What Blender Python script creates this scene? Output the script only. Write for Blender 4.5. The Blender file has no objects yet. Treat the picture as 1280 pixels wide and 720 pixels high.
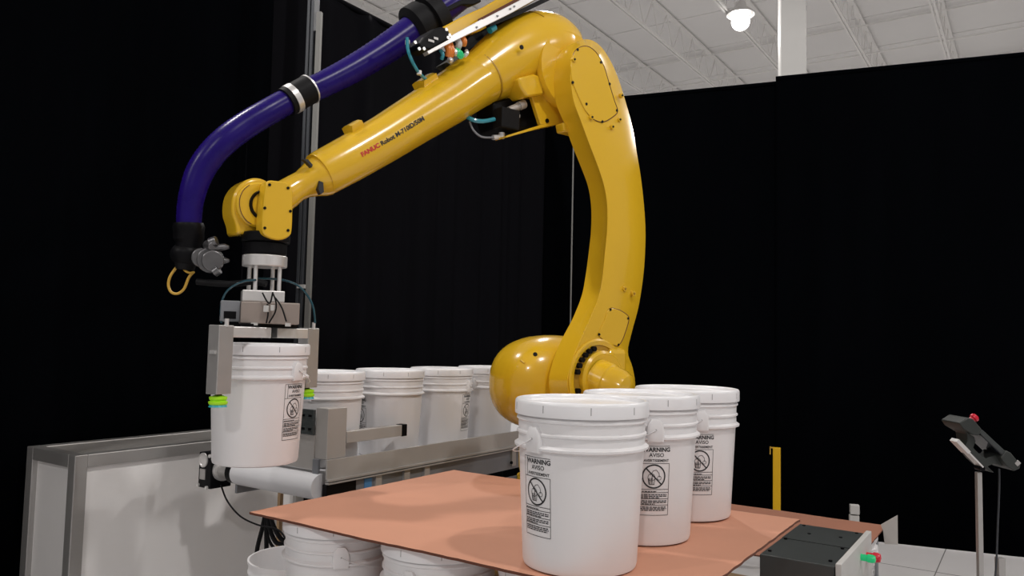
import bpy, bmesh, math, random
from mathutils import Vector, Matrix
random.seed(7)
PI = math.pi
scene = bpy.context.scene
C = scene.collection

# ------------------------------------------------------------------ camera
FPX, PITCH, ROLL, YAW = 964.36, 0.066376, 0.02246, 0.59286
CAM = Vector((0, 0, 1.434))
def _basis():
    cp, sp = math.cos(PITCH), math.sin(PITCH)
    Fv = Vector((0, cp, sp)); U0 = Vector((0, -sp, cp)); R0 = Vector((1, 0, 0))
    c, s = math.cos(ROLL), math.sin(ROLL)
    Rv = R0*c + U0*s; Uv = U0*c - R0*s
    rot = Matrix.Rotation(YAW, 3, 'Z')
    return rot @ Rv, rot @ Uv, rot @ Fv
RV, UV, FV = _basis()
cd = bpy.data.cameras.new('camera'); cam = bpy.data.objects.new('camera', cd); C.objects.link(cam)
cam.matrix_world = Matrix.Translation(CAM) @ Matrix((RV, UV, -FV)).transposed().to_4x4()
cd.sensor_width = 36; cd.lens = FPX*36/1280; cd.clip_end = 200
scene.camera = cam

# ------------------------------------------------------------------ world, lights, exposure
w = bpy.data.worlds.new('hall'); scene.world = w; w.use_nodes = True
w.node_tree.nodes['Background'].inputs[0].default_value = (1.0, 0.95, 0.93, 1)
w.node_tree.nodes['Background'].inputs[1].default_value = 0.52
scene.view_settings.view_transform = 'Standard'; scene.view_settings.look = 'None'
scene.view_settings.exposure = -1.04; scene.view_settings.gamma = 1
LAMP_POWER = 188
LAMPS = [(-3.53, 11.21), (-4.06, 6.9), (-4.06, 0.9), (-4.06, -5.1), (1.9, 12.9), (1.9, 6.9), (1.9, 0.9), (1.9, -5.1), (7.9, 4)]
for x, y in LAMPS:
    ld = bpy.data.lights.new('high_bay_glow', 'SPOT'); ld.shadow_soft_size = .13; ld.energy = LAMP_POWER*4
    ld.spot_size = math.radians(168); ld.spot_blend = .25
    ld.color = (1.0, 0.96, 0.93)
    lo = bpy.data.objects.new('high_bay_glow', ld); lo.location = (x, y, 6.02); C.objects.link(lo)

# ------------------------------------------------------------------ helpers
def tag(o, label=None, cat=None, group=None, kind=None):
    if label: o['label'] = label
    if cat: o['category'] = cat
    if group: o['group'] = group
    if kind: o['kind'] = kind
    return o
def thing(name, label, cat, loc=(0, 0, 0), rz=0, group=None):
    o = bpy.data.objects.new(name, None); C.objects.link(o)
    o.empty_display_size = 0.1
    o.location = loc; o.rotation_euler = (0, 0, rz)
    o['_m'] = 0; del o['_m']
    return tag(o, label, cat, group)
def wmat(o):
    m = Matrix.Translation(o.location) @ o.rotation_euler.to_matrix().to_4x4()
    return (wmat(o.parent) @ m) if o.parent else m
def link(name, me, m=None, parent=None, world=False):
    """world=True : vertices are given in world space and are brought into the parent's space"""
    o = bpy.data.objects.new(name, me); C.objects.link(o)
    if m is not None:
        for x in (m if isinstance(m, (list, tuple)) else [m]): me.materials.append(x)
    if parent is not None:
        o.parent = parent
        if world: me.transform(wmat(parent).inverted())
    return o
def obj(name, bm, m, parent=None, world=False, smooth=35, bevel=0, seg=2, label=None):
    bmesh.ops.recalc_face_normals(bm, faces=bm.faces)
    me = bpy.data.meshes.new(name); bm.to_mesh(me); bm.free()
    if smooth:
        for p in me.polygons: p.use_smooth = True
        me.set_sharp_from_angle(angle=math.radians(smooth))
    o = link(name, me, m, parent, world)
    if bevel:
        b = o.modifiers.new('bevel', 'BEVEL'); b.width = bevel; b.segments = seg
        b.limit_method = 'ANGLE'; b.angle_limit = math.radians(40); b.harden_normals = False
    if label: o['label'] = label
    return o
def dup(root, loc=None, rz=None, label=None, group=None, flip=False):
    r = root.copy(); C.objects.link(r)
    if loc is not None: r.location = loc
    if rz is not None: r.rotation_euler = (0, 0, rz)
    if label: r['label'] = label
    if group: r['group'] = group
    for ch in list(root.children):
        c = ch.copy(); C.objects.link(c); c.parent = r
        if flip and c.name.startswith('bail'): c.rotation_euler = (0, 0, PI)
        for g in list(ch.children):
            d = g.copy(); C.objects.link(d); d.parent = c
    return r
B = bmesh.new
def box(bm, a, b, mat=None):
    vs = [bm.verts.new((x, y, z)) for x in (a[0], b[0]) for y in (a[1], b[1]) for z in (a[2], b[2])]
    for f in ((0, 1, 3, 2), (4, 6, 7, 5), (0, 4, 5, 1), (2, 3, 7, 6), (0, 2, 6, 4), (1, 5, 7, 3)):
        bm.faces.new([vs[i] for i in f])
    if mat is not None: bmesh.ops.transform(bm, matrix=mat, verts=vs)
    return bm
def obox(bm, c, ax, ay, az):
    """oriented box, centre c, half vectors"""
    c, ax, ay, az = map(Vector, (c, ax, ay, az))
    vs = [bm.verts.new(c + ax*i + ay*j + az*k) for i in (-1, 1) for j in (-1, 1) for k in (-1, 1)]
    for f in ((0, 1, 3, 2), (4, 6, 7, 5), (0, 4, 5, 1), (2, 3, 7, 6), (0, 2, 6, 4), (1, 5, 7, 3)):
        bm.faces.new([vs[i] for i in f])
    return bm
def frame_for(d):
    d = d.normalized(); u = Vector((0, 0, 1)) if abs(d.z) < .9 else Vector((1, 0, 0))
    a = d.cross(u).normalized(); return a, d.cross(a).normalized()
def loft(bm, rings, close=True, caps=True):
    vr = [[bm.verts.new(p) for p in r] for r in rings]
    n = len(vr[0])
    for i in range(len(vr)-1):
        for j in range(n if close else n-1):
            k = (j+1) % n
            bm.faces.new((vr[i][j], vr[i][k], vr[i+1][k], vr[i+1][j]))
    if caps:
        bm.faces.new(vr[0][::-1]); bm.faces.new(vr[-1])
    return bm
def tube(bm, pts, rad, n=12, caps=True, sq=None):
    pts = [Vector(p) for p in pts]
    if not isinstance(rad, (list, tuple)): rad = [rad]*len(pts)
    a = None; rings = []
    for i, p in enumerate(pts):
        d = (pts[min(i+1, len(pts)-1)] - pts[max(i-1, 0)]).normalized()
        if a is None: a, b = frame_for(d)
        else:
            a = (a - d*a.dot(d)).normalized(); b = d.cross(a)
        rings.append([p + (a*math.cos(2*PI*k/n) + b*math.sin(2*PI*k/n))*rad[i] for k in range(n)])
    return loft(bm, rings, True, caps)
def smoothpath(pts, n=8):
    pts = [Vector(p) for p in pts]; out = []
    P = [pts[0]*2-pts[1]] + pts + [pts[-1]*2-pts[-2]]
    for i in range(1, len(P)-2):
        for k in range(n):
            t = k/n
            out.append(.5*((2*P[i]) + (P[i+1]-P[i-1])*t + (2*P[i-1]-5*P[i]+4*P[i+1]-P[i+2])*t*t + (3*P[i]-P[i-1]-3*P[i+1]+P[i+2])*t**3))
    out.append(pts[-1]); return out
def lathe(bm, prof, n=48, mat=None, arc=None):
    rings = []
    for r, z in prof:
        rings.append([Vector((max(r, 1e-4)*math.cos(2*PI*k/n), max(r, 1e-4)*math.sin(2*PI*k/n), z)) for k in range(n)])
    if mat is not None: rings = [[mat @ p for p in r] for r in rings]
    return loft(bm, rings, True, False)
def cyl(bm, a, b, r, n=24, r2=None):
    return tube(bm, [a, b], [r, r if r2 is None else r2], n)
def along(p, d):
    """matrix putting local +z along d at p"""
    return Matrix.Translation(p) @ Vector(d).normalized().to_track_quat('Z', 'Y').to_matrix().to_4x4()
def text_mesh(s, size, ext=0, align='LEFT', bold=0, sp=1):
    cu = bpy.data.curves.new('t', 'FONT'); cu.body = s; cu.size = size; cu.extrude = ext; cu.align_x = align
    cu.offset = bold; cu.space_character = sp; cu.resolution_u = 3
    o = bpy.data.objects.new('t', cu); C.objects.link(o)
    dg = bpy.context.evaluated_depsgraph_get()
    me = bpy.data.meshes.new_from_object(o.evaluated_get(dg))
    bpy.data.objects.remove(o); bpy.data.curves.remove(cu)
    return me

# ---- survey helpers: sight line through a picture point, met with a real plane
def ray(x, y): return FV + RV*((x-640)/FPX) - UV*((y-360)/FPX)
def at_depth(x, y, D): return CAM + ray(x, y)*D
def on_plane(x, y, P0, n):
    d = ray(x, y); return CAM + d*((Vector(P0)-CAM).dot(n)/d.dot(n))
def on_z(x, y, z): return on_plane(x, y, (0, 0, z), Vector((0, 0, 1)))
class Plane:
    def __init__(s, P0, n): s.P0 = Vector(P0); s.n = Vector(n).normalized()
    def __call__(s, x, y, off=0): return on_plane(x, y, s.P0 + s.n*off, s.n)
    def prism(s, bm, pts, off, th):
        near = [s(x, y, off) for x, y in pts]
        return loft(bm, [near, [p - s.n*th for p in near]], True, True)

# ------------------------------------------------------------------ materials
def srgb(r, g, b):
    f = lambda c: (c/255/12.92) if c <= 10 else ((c/255+.055)/1.055)**2.4
    return (f(r), f(g), f(b), 1)
def mat(name, col, rough=.5, metal=0, spec=.5, noise=0, nscale=8, bump=0, bscale=60, coat=0, emit=None, es=1, sss=0, trans=0, alpha=1, stretch=None):
    m = bpy.data.materials.new(name); m.use_nodes = True
    nt = m.node_tree; b = nt.nodes['Principled BSDF']
    b.inputs['Base Color'].default_value = col
    b.inputs['Roughness'].default_value = rough; b.inputs['Metallic'].default_value = metal
    b.inputs['Specular IOR Level'].default_value = spec
    b.inputs['Coat Weight'].default_value = coat; b.inputs['Coat Roughness'].default_value = .08
    if sss:
        b.inputs['Subsurface Weight'].default_value = sss; b.inputs['Subsurface Radius'].default_value = (.02, .018, .016); b.inputs['Subsurface Scale'].default_value = 1
    if trans: b.inputs['Transmission Weight'].default_value = trans
    if alpha < 1: b.inputs['Alpha'].default_value = alpha
    if emit: b.inputs['Emission Color'].default_value = emit; b.inputs['Emission Strength'].default_value = es
    tc = nt.nodes.new('ShaderNodeTexCoord'); mp = nt.nodes.new('ShaderNodeMapping')
    nt.links.new(tc.outputs['Object'], mp.inputs['Vector'])
    if stretch: mp.inputs['Scale'].default_value = stretch
    if noise:
        n = nt.nodes.new('ShaderNodeTexNoise'); n.inputs['Scale'].default_value = nscale; n.inputs['Detail'].default_value = 6
        nt.links.new(mp.outputs[0], n.inputs['Vector'])
        mx = nt.nodes.new('ShaderNodeMix'); mx.data_type = 'RGBA'
        nt.links.new(n.outputs['Fac'], mx.inputs['Factor'])
        mx.inputs[6].default_value = tuple(max(0, c*(1-noise)) for c in col[:3]) + (1,)
        mx.inputs[7].default_value = tuple(min(1, c*(1+noise)) for c in col[:3]) + (1,)
        nt.links.new(mx.outputs[2], b.inputs['Base Color'])
        rr = nt.nodes.new('ShaderNodeMapRange'); rr.inputs['To Min'].default_value = max(0.02, rough*.85); rr.inputs['To Max'].default_value = min(1, rough*1.15)
        nt.links.new(n.outputs['Fac'], rr.inputs['Value']); nt.links.new(rr.outputs[0], b.inputs['Roughness'])
    if bump:
        n2 = nt.nodes.new('ShaderNodeTexNoise'); n2.inputs['Scale'].default_value = bscale; n2.inputs['Detail'].default_value = 4
        nt.links.new(mp.outputs[0], n2.inputs['Vector'])
        bp = nt.nodes.new('ShaderNodeBump'); bp.inputs['Strength'].default_value = bump; bp.inputs['Distance'].default_value = .01
        nt.links.new(n2.outputs['Fac'], bp.inputs['Height']); nt.links.new(bp.outputs[0], b.inputs['Normal'])
    return m
M = dict(
    yellow=mat('yellow_paint', (.76, .46, .018, 1), .22, coat=.5, noise=.04, nscale=3, bump=.02, bscale=25),
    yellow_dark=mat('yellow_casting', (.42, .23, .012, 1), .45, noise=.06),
    pail=mat('white_hdpe', (.80, .79, .80, 1), .34, noise=.015, nscale=6, sss=.12),
    lid=mat('white_lid', (.86, .86, .88, 1), .3, noise=.01, nscale=6, sss=.08),
    slot=mat('lid_slot', (.30, .29, .30, 1), .6),
    ink=mat('black_ink', (.012, .012, .014, 1), .5),
    red_ink=mat('red_ink', (.55, .03, .02, 1), .5),
    kraft=mat('kraft_board', (.58, .275, .175, 1), .75, noise=.07, nscale=2.2, bump=.12, bscale=3),
    kraft_shaded=mat('shaded_kraft_board', (.30, .125, .075, 1), .8, noise=.08, nscale=2.2, bump=.1, bscale=3),  # kraft darkened: the shade on the rear sheet is put into the colour
    kraft_edge=mat('kraft_edge', (.12, .04, .022, 1), .9, noise=.3, nscale=60),
    alu=mat('brushed_aluminium', (.47, .46, .45, 1), .42, metal=.65, noise=.05, nscale=30, stretch=(1, .05, 1)),
    alu_light=mat('machined_aluminium', (.78, .77, .76, 1), .35, metal=.6, noise=.04, nscale=30),
    steel=mat('stainless_sheet', (.46, .44, .42, 1), .5, metal=.35, noise=.06, nscale=12),
    grey_steel=mat('grey_steel', (.24, .25, .27, 1), .5, metal=.4, noise=.1),
    panel=mat('white_panel', (.90, .885, .875, 1), .45, noise=.05, nscale=1.5),
    belt=mat('white_belt', (.66, .66, .68, 1), .5, noise=.03),
    black=mat('black_plastic', (.004, .004, .005, 1), .42, spec=.12, noise=.2, nscale=30),
    rubber=mat('black_rubber', (.007, .007, .008, 1), .55, spec=.15),
    curtain=mat('black_velour', (.0016, .0019, .0026, 1), .95, spec=.0, noise=.35, nscale=5, bump=.1, bscale=300, stretch=(1, 1, .1)),
    curtain_l=mat('black_drape', (.0036, .0036, .005, 1), .9, spec=.05, noise=.3, nscale=5, bump=.1, bscale=300, stretch=(1, 1, .1)),
    floor=mat('sealed_concrete', (.62, .605, .605, 1), .5, noise=.12, nscale=1.4, bump=.03, bscale=6),
    deck=mat('painted_deck', (.91, .905, .895, 1), .8, noise=.06, nscale=.5),
    joist=mat('painted_joist', (.93, .92, .90, 1), .6, noise=.05),
    column=mat('painted_column', (.54, .535, .52, 1), .6, noise=.04),
    hose=mat('purple_hose', (.014, .005, .13, 1), .28, spec=.18, noise=.15, nscale=20),
    teal_dark=mat('dark_teal_tube', (.008, .06, .085, 1), .12, coat=.6), cast=mat('grey_cast_metal', (.17, .17, .175, 1), .32, metal=.8, noise=.25, nscale=30),
    teal=mat('teal_tube', (.03, .28, .36, 1), .2, coat=.4),
    lime=mat('lime_silicone', (.42, .85, .02, 1), .4),
    cyan=mat('cyan_lip', (.03, .38, .45, 1), .4),
    beige=mat('beige_anodised', (.33, .28, .25, 1), .45, metal=.3, noise=.06, nscale=20),
    dark_grey=mat('dark_grey_enamel', (.045, .052, .052, 1), .38, noise=.12, nscale=5),
    green=mat('green_button', (.01, .35, .12, 1), .25, emit=(.02, .8, .3, 1), es=.5),
    red=mat('red_button', (.65, .015, .04, 1), .3),
    orange=mat('orange_plug', (.75, .22, .03, 1), .4),
    wood=mat('pale_timber', (.40, .26, .14, 1), .7, noise=.2, nscale=14, stretch=(1, 1, .1)),
    strip=mat('dull_strip', (.20, .20, .19, 1), .6), dark_profile=mat('dark_profile', (.045, .05, .058, 1), .45, metal=.3),
    blue=mat('blue_tape', (.08, .25, .50, 1), .5),
    safety=mat('safety_yellow', (.72, .42, .01, 1), .4, noise=.04),
    lens=mat('lamp_lens', (1, 1, 1, 1), .4, emit=(1, .97, .93, 1), es=14),
    wire=mat('yellow_cable', (.60, .36, .05, 1), .5),
    pendant=mat('pendant_grey', (.026, .031, .029, 1), .5, noise=.1),
    screen=mat('dark_glass', (.01, .012, .016, 1), .1),
)

# ------------------------------------------------------------------ setting: floor, ceiling, walls
bm = B(); box(bm, (-16, -8, -.1), (14, 19, 0)); tag(obj('floor', bm, M['floor'], smooth=0), kind='structure')
bm = B()
for y in (-2.2, 1.5, 5.2+.55, 9.4): box(bm, (-15.9, y, 0.0), (13.9, y+.006, .0012))
for x in (-9, -4.6, -.54, 3.8): box(bm, (x, -7.9, 0.0), (x+.006, 18.9, .0012))
tag(obj('trim_1', bm, mat('joint_sealant', (.16, .155, .15, 1), .8), smooth=0), kind='structure')
ceil = bpy.data.objects.new('ceiling', None); C.objects.link(ceil); tag(ceil, kind='structure')
bm = B(); box(bm, (-16, -8, 7.0), (14, 19, 7.1)); obj('deck', bm, M['deck'], ceil, smooth=0)
bm = B()
for i in range(18):
    y = -7.2 + i*1.5
    box(bm, (-15.9, y, 6.985), (13.9, y+.02, 7.0))
tag(obj('deck_seam', bm, M['deck'], ceil, smooth=0), kind='stuff')
def joist(x):
    bm = B(); zt, zb, y0, y1 = 6.97, 6.42, -7, 17
    box(bm, (x-.045, y0, zt-.03), (x+.045, y1, zt))
    box(bm, (x-.04, y0, zb-.025), (x-.012, y1, zb+.01)); box(bm, (x+.012, y0, zb-.025), (x+.04, y1, zb+.01))
    n = int((y1-y0)/.6)
    for i in range(n):
        a = y0+.6*i
        tube(bm, [(x, a, zb), (x, a+.3, zt-.02), (x, a+.6, zb)], .009, 4, False)
    return bm
j0 = obj('joist', joist(0), M['joist'], ceil, smooth=0); j0.location.x = -1.1
for x in (.13, 1.4, -2.3, -3.7, -5.0, -6.35, -7.7, -9.1):
    j = j0.copy(); C.objects.link(j); j.location.x = x
bm = B()
for y in (3, 8.5, 14):
    box(bm, (-15.8, y, 6.42), (13.8, y+.03, 6.45)); box(bm, (-15.8, y, 6.93), (13.8, y+.03, 6.96))
obj('bridging', bm, M['joist'], ceil, smooth=0)
bm = B()
for i in range(7): # girder lines crossing under the joists
    pass
box(bm, (-15.9, 17, 6.2), (13.9, 17.2, 6.95)); obj('girder', bm, M['joist'], ceil, smooth=0)
bm = B(); box(bm, (-16, 19, 0), (14, 19.2, 7.1)); tag(obj('wall_back', bm, M['deck'], smooth=0), kind='structure')
bm = B(); box(bm, (-16.2, -8, 0), (-16, 19.2, 7.1)); tag(obj('wall_left', bm, M['deck'], smooth=0), kind='structure')

# building column beyond the right curtain
p = at_depth(990, 60, 8.2)
t = thing('building_column', 'white square building column rising behind the right black curtain', 'column', (p.x, p.y, 0), .35)
bm = B(); box(bm, (-.13, -.13, 0), (.13, .13, 6.97)); obj('shaft', bm, M['column'], t, smooth=0, bevel=.01)
bm = B(); box(bm, (-.2, -.2, 0), (.2, .2, .025)); obj('base_plate', bm, M['column'], t, smooth=0)
bm = B(); box(bm, (.13, -.02, 4.98), (.145, .02, 5.03)); obj('bracket', bm, M['grey_steel'], t, smooth=0)

# high bay lamps
def lamp(x, y, label, proto=None):
    if proto: return dup(proto, (x, y, 6.36), 0, label)
    t = thing('high_bay_lamp', label, 'lamp', (x, y, 6.36))
    bm = B(); lathe(bm, [(0, .2), (.07, .2), (.09, .12), (.12, .1), (.2, .03), (.21, 0), (.2, 0), (.19, .02), (0, .02)], 32); obj('housing', bm, M['alu_light'], t)
    bm = B(); lathe(bm, [(0, -.01), (.05, -.01), (.06, .01), (0, .018)], 24); obj('socket', bm, M['column'], t)
    bm = B(); bmesh.ops.create_uvsphere(bm, u_segments=24, v_segments=16, radius=.135, matrix=Matrix.Translation((0, 0, -.10))); obj('lens', bm, M['lens'], t)
    bm = B(); tube(bm, [(0, 0, .2), (0, 0, .6)], .008, 8); obj('rod', bm, M['alu'], t)
    return t
lp = lamp(-3.53, 11.21, 'round high bay lamp glowing under the warehouse ceiling')

# ------------------------------------------------------------------ curtains
def drape(bm, a, b, z0, z1, amp, wl, seed, n=None):
    a, b = Vector(a), Vector(b); L = (b-a).length; d = (b-a).normalized(); nn = Vector((-d.y, d.x, 0))
    rnd = random.Random(seed); n = n or int(L/.02)
    ph = [rnd.uniform(0, 6.28) for _ in range(5)]; ws = [wl*k for k in (1, .61, 1.7, 2.9, .37)]
    xs = [i/n*L for i in range(n+1)]; off = []
    for s in xs:
        v = sum(math.sin(2*PI*s/w_+p_)*c for w_, p_, c in zip(ws, ph, (.5, .25, .45, .4, .08)))
        off.append(v*amp)
    zz = [z0, z0+.4*(z1-z0), z0+.8*(z1-z0), z1-.06, z1]
    kk = [1.15, 1, .8, .5, .4]
    g = [[bm.verts.new((a.x+d.x*s+nn.x*o*k, a.y+d.y*s+nn.y*o*k, z)) for s, o in zip(xs, off)] for z, k in zip(zz, kk)]
    for i in range(len(g)-1):
        for j in range(n): bm.faces.new((g[i][j], g[i][j+1], g[i+1][j+1], g[i+1][j]))
    return bm
def curtain(name_label, a, b, z1, amp, wl, seed, m):
    a = Vector((a[0], a[1], 0)); b = Vector((b[0], b[1], 0))
    t = thing('curtain', name_label, 'curtain', a)
    o = obj('drape', drape(B(), a, b, .01, z1, amp, wl, seed), m, t, True, smooth=80)
    s = o.modifiers.new('solid', 'SOLIDIFY'); s.thickness = .004
    d = (b-a).normalized()
    o = obj('top_hem', tube(B(), [a + Vector((0, 0, z1)), b + Vector((0, 0, z1))], .018, 10), m, t, True)
    return t
XL = -3.53
curtain('black floor-length curtain left of the tall aluminium upright', (XL, -1.5), (XL, 2.74), 3.53, .03, .34, 3, M['curtain'])
curtain('black pleated curtain behind the purple hose and yellow forearm', (XL-.04, 2.62), (XL-.04, 5.86), 3.53, .035, .30, 5, M['curtain_l'])
ca = Vector((-.851, 6.376, 0)); cdv = Vector((.781, .172, 0)).normalized()
cl = ca + cdv*((XL-ca.x)/cdv.x); seam = on_plane(970, 300, ca, Vector((-cdv.y, cdv.x, 0))); seam.z = 0
fwc = Vector((cdv.y, -cdv.x, 0))*.03
curtain('smooth black curtain directly behind the upright yellow lower arm', cl-cdv*.12, seam+cdv*.10, 3.53, .008, .9, 8, M['curtain'])
curtain('wide smooth black curtain behind the teach pendant stand', seam+fwc, seam+cdv*4.2+fwc, 3.56, .008, 1.1, 9, M['curtain'])
# aluminium upright and thin corner rod
pt = at_depth(386, 200, 4.2)
t = thing('aluminium_upright', 'tall slotted aluminium upright standing between the two left curtains', 'post', (pt.x, pt.y, 0), .33)
bm = B(); box(bm, (-.03, -.03, 0), (-.012, .03, 3.8)); box(bm, (-.006, -.03, 0), (.012, .03, 3.8)); box(bm, (-.026, -.02, 0), (.008, .02, 3.79)); obj('profile', bm, M['dark_profile'], t, smooth=0, bevel=.002)
bm = B(); box(bm, (.024, -.022, 0), (.05, .0, 3.20)); obj('cover_strip', bm, M['strip'], t, smooth=0)
bm = B(); box(bm, (-.07, -.06, 0), (.07, .06, .012)); obj('foot_plate', bm, M['grey_steel'], t, smooth=0)
bm = B(); box(bm, (.010, -.01, .05), (.026, .01, 3.1)); obj('spacer', bm, M['black'], t, smooth=0)
bm = B(); box(bm, (-.012, -.05, 1.68), (.03, -.03, 1.70)); obj('clip', bm, M['alu_light'], t, smooth=0)
pr_ = at_depth(716, 230, 6.1)
t = thing('thin_upright', 'thin pale metal rod hanging at the curtain corner behind the lower arm', 'rod', (pr_.x, pr_.y, 0))
bm = B(); cyl(bm, (0, 0, 0), (0, 0, 3.2), .006, 10); obj('rod', bm, M['strip'], t)
bm = B(); lathe(bm, [(0, 0), (.12, 0), (.12, .01), (.03, .02), (0, .02)], 20); obj('base_disc', bm, M['grey_steel'], t)

# ------------------------------------------------------------------ pails
PH = .3753
def pail_R(z): return .1305 + (.1435-.1305)*min(1, z/.262)
def make_label():
    parts = []
    Wd, z1, z0 = .080, .251, .080
    quads = []   # (u0,v0,u1,v1)
    th = .0012
    def rect(u0, v0, u1, v1): quads.append((u0, v0, u1, v1))
    def hline(v, u0=0, u1=Wd, t_=th): rect(u0, v-t_/2, u1, v+t_/2)
    def vline(u, v0, v1): rect(u-th/2, v0, u+th/2, v1)
    hline(z1); hline(z0); hline(z1-.043); hline(z1-.107)
    vline(Wd, z0, z1-.043); vline(0, z0, z1); vline(.010, z1-.043, z1)
    rnd = random.Random(4); v = z1-.112
    for blk, (n, short) in enumerate(((1, .6), (3, .7), (3, .55), (3, .9))):
        for k in range(n):
            e = Wd-.005 if k < n-1 else Wd*short
            u = .003
            while u < e:
                wlen = rnd.uniform(.004, .012)
                rect(u, v-.0015, min(e, u+wlen), v+.0008); u += wlen+.0016
            v -= .0039
        if blk < 3: hline(v+.001); v -= .0038
    bm = B()
    def wrap(u, v):
        r = pail_R(v) + .0006; a = (u-Wd/2)/.14
        return Vector((r*math.cos(a), r*math.sin(a), v))
    def grid(u0, v0, u1, v1):
        n = max(1, int(abs(u1-u0)/.008)+1)
        for i in range(n):
            a, b = u0+(u1-u0)*i/n, u0+(u1-u0)*(i+1)/n
            bm.faces.new([bm.verts.new(wrap(*q)) for q in ((a, v0), (b, v0), (b, v1), (a, v1))])
    for q in quads: grid(*q)
    # ring and slash
    cu_, cv_, R = Wd/2, z1-.075, .0285
    def poly(ps): bm.faces.new([bm.verts.new(wrap(*q)) for q in ps])
    def strip(pts, wd):
        for (a, b), (c, d) in zip(pts, pts[1:]):
            dx, dy = c-a, d-b; l = math.hypot(dx, dy) or 1; nx, ny = -dy/l*wd/2, dx/l*wd/2
            poly([(a+nx, b+ny), (a-nx, b-ny), (c-nx, d-ny), (c+nx, d+ny)])
    circ = lambda x, y, r, n=40, a0=0, a1=2*PI: [(x+r*math.cos(a0+(a1-a0)*i/n), y+r*math.sin(a0+(a1-a0)*i/n)) for i in range(n+1)]
    strip(circ(cu_, cv_, R), .0036)
    k = R*.72
    strip([(cu_-k+2*k*i/8, cv_+k-2*k*i/8) for i in range(9)], .0032)
    # pail and leaning toddler pictogram
    strip([(cu_-.015, cv_-.002), (cu_-.012, cv_-.020), (cu_+.001, cv_-.020), (cu_+.003, cv_-.002)], .0014)
    for i in range(4): strip([(cu_-.0125+.003*i, cv_-.004), (cu_-.011+.003*i, cv_-.019)], .0012)
    strip(circ(cu_-.006, cv_-.002, .009, 16, 0, 2*PI), .0011)
    strip([(cu_-.009, cv_+.003), (cu_-.002, cv_+.014), (cu_+.006, cv_+.016), (cu_+.013, cv_+.008), (cu_+.014, cv_-.002)], .0014)
    strip(circ(cu_+.014, cv_-.004, .005, 12), .0011)
    strip([(cu_-.004, cv_+.004), (cu_-.006, cv_-.012)], .0016)
    for s, size, vb, bold in (('WARNING', .0145, z1-.0135, .0005), ('AVISO', .0135, z1-.0265, .0002), ('AVERTISSEMENT', .0088, z1-.0385, .0002)):
        me = text_mesh(s, size, 0, 'CENTER', bold)
        vs = [bm.verts.new(wrap(vv.co.x+.046, vb+vv.co.y)) for vv in me.vertices]
        for p_ in me.polygons:
            try: bm.faces.new([vs[i] for i in p_.vertices])
            except ValueError: pass
        bpy.data.meshes.remove(me)
    # orient outward
    me = bpy.data.meshes.new('warning_label'); bm.to_mesh(me); bm.free()
    return me
label_me = make_label()
def pail_shell(open_top=False):
    pr = [(0, 0), (.118, 0), (.1285, .004), (.1308, .012), (.1435, .258), (.1445, .264), (.1545, .268), (.1550, .273), (.1462, .279), (.1455, .296), (.1500, .299), (.1500, .303), (.1460, .306), (.1465, .326), (.1505, .329), (.1505, .333), (.1475, .336), (.1480, .350), (.152, .362), (.152, .3685), (.146, .3685)]
    if not open_top: pr += [(.146, .36), (0, .36)]
    else: pr += [(.1435, .30), (.128, .010), (0, .010)]
    bm = B(); lathe(bm, pr, 72); return bm
def make_pail(label, lidded=True, grp=None):
    t = thing('pail', label, 'pail', (0, 0, 0), 0, grp)
    obj('body', pail_shell(not lidded), M['pail'], t, smooth=50)
    if lidded:
        bm = B(); lathe(bm, [(.1492, .340), (.1545, .3405), (.1552, .344), (.1552, .366), (.1545, .371), (.1515, .3745), (.148, .3753), (.1445, .3735), (.1425, .366), (.140, .3655), (.06, .3655), (.058, .3662), (0, .3662)], 72)
        ld = obj('lid', bm, M['lid'], t, smooth=50)
        s0_ = obj('tear_slot', box(B(), (.1549, -.0008, .350), (.1556, .0008, .366)), M['slot'], ld, smooth=0)
        for i in range(9):
            q_ = s0_ if i == 0 else s0_.copy()
            if i: C.objects.link(q_)
            q_.rotation_euler = (0, 0, 2*PI*i/9 + .2)
    me = label_me
    if 'used' not in me: link('warning_label', me, M['ink'], t); me['used'] = 1
    else:
        o = bpy.data.objects.new('warning_label', me); C.objects.link(o); o.parent = t
    for a in (0, PI):
        bm = B()
        R_ = Matrix.Rotation(a, 4, 'Z')
        # ear: flattened boss that bridges the ribs
        ys = [(-.020, .262), (.020, .262), (.022, .285), (.019, .305), (.010, .318), (-.010, .318), (-.019, .305), (-.022, .285)]
        loft(bm, [[R_ @ Vector((.142, y*1.15, z)) for y, z in ys], [R_ @ Vector((.1535, y, z)) for y, z in ys], [R_ @ Vector((.1555, y*.8, z*.9+.029)) for y, z in ys]], True, True)
        o = obj('handle_ear', bm, M['pail'], t, smooth=40)
        bm = B(); cyl(bm, R_ @ Vector((.153, 0, .292)), R_ @ Vector((.1559, 0, .292)), .0022, 10); obj('pin', bm, M['slot'], o)
    pts = []
    for i in range(25):  # bail hanging round the far side
        u = i/24*PI
        a = u; r = .1575 + .001*math.sin(u)
        pts.append((r*math.cos(a)*1.0, -r*math.sin(a), .292-.055*math.sin(u)**.8))
    if lidded: obj('bail_handle', tube(B(), pts, .0015, 6), M['pail'], t)
    return t
def rot_for(x, y, deg): return math.atan2(CAM.y-y, CAM.x-x) + math.radians(deg)
G1 = 'white pails on the top brown sheet'
p0 = make_pail('nearest white lidded pail on the brown sheet, front of three')
p0.location = (-.873, 1.598, .925); p0.rotation_euler = (0, 0, rot_for(-.873, 1.598, -44)); p0['group'] = G1
dup(p0, (-.873, 1.928, .925), rot_for(-.873, 1.928, 14), 'middle white lidded pail of the three on the brown sheet', G1)
dup(p0, (-.873, 2.257, .925), rot_for(-.873, 2.257, 16), 'rearmost white lidded pail on the brown sheet, furthest right', G1)
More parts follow.
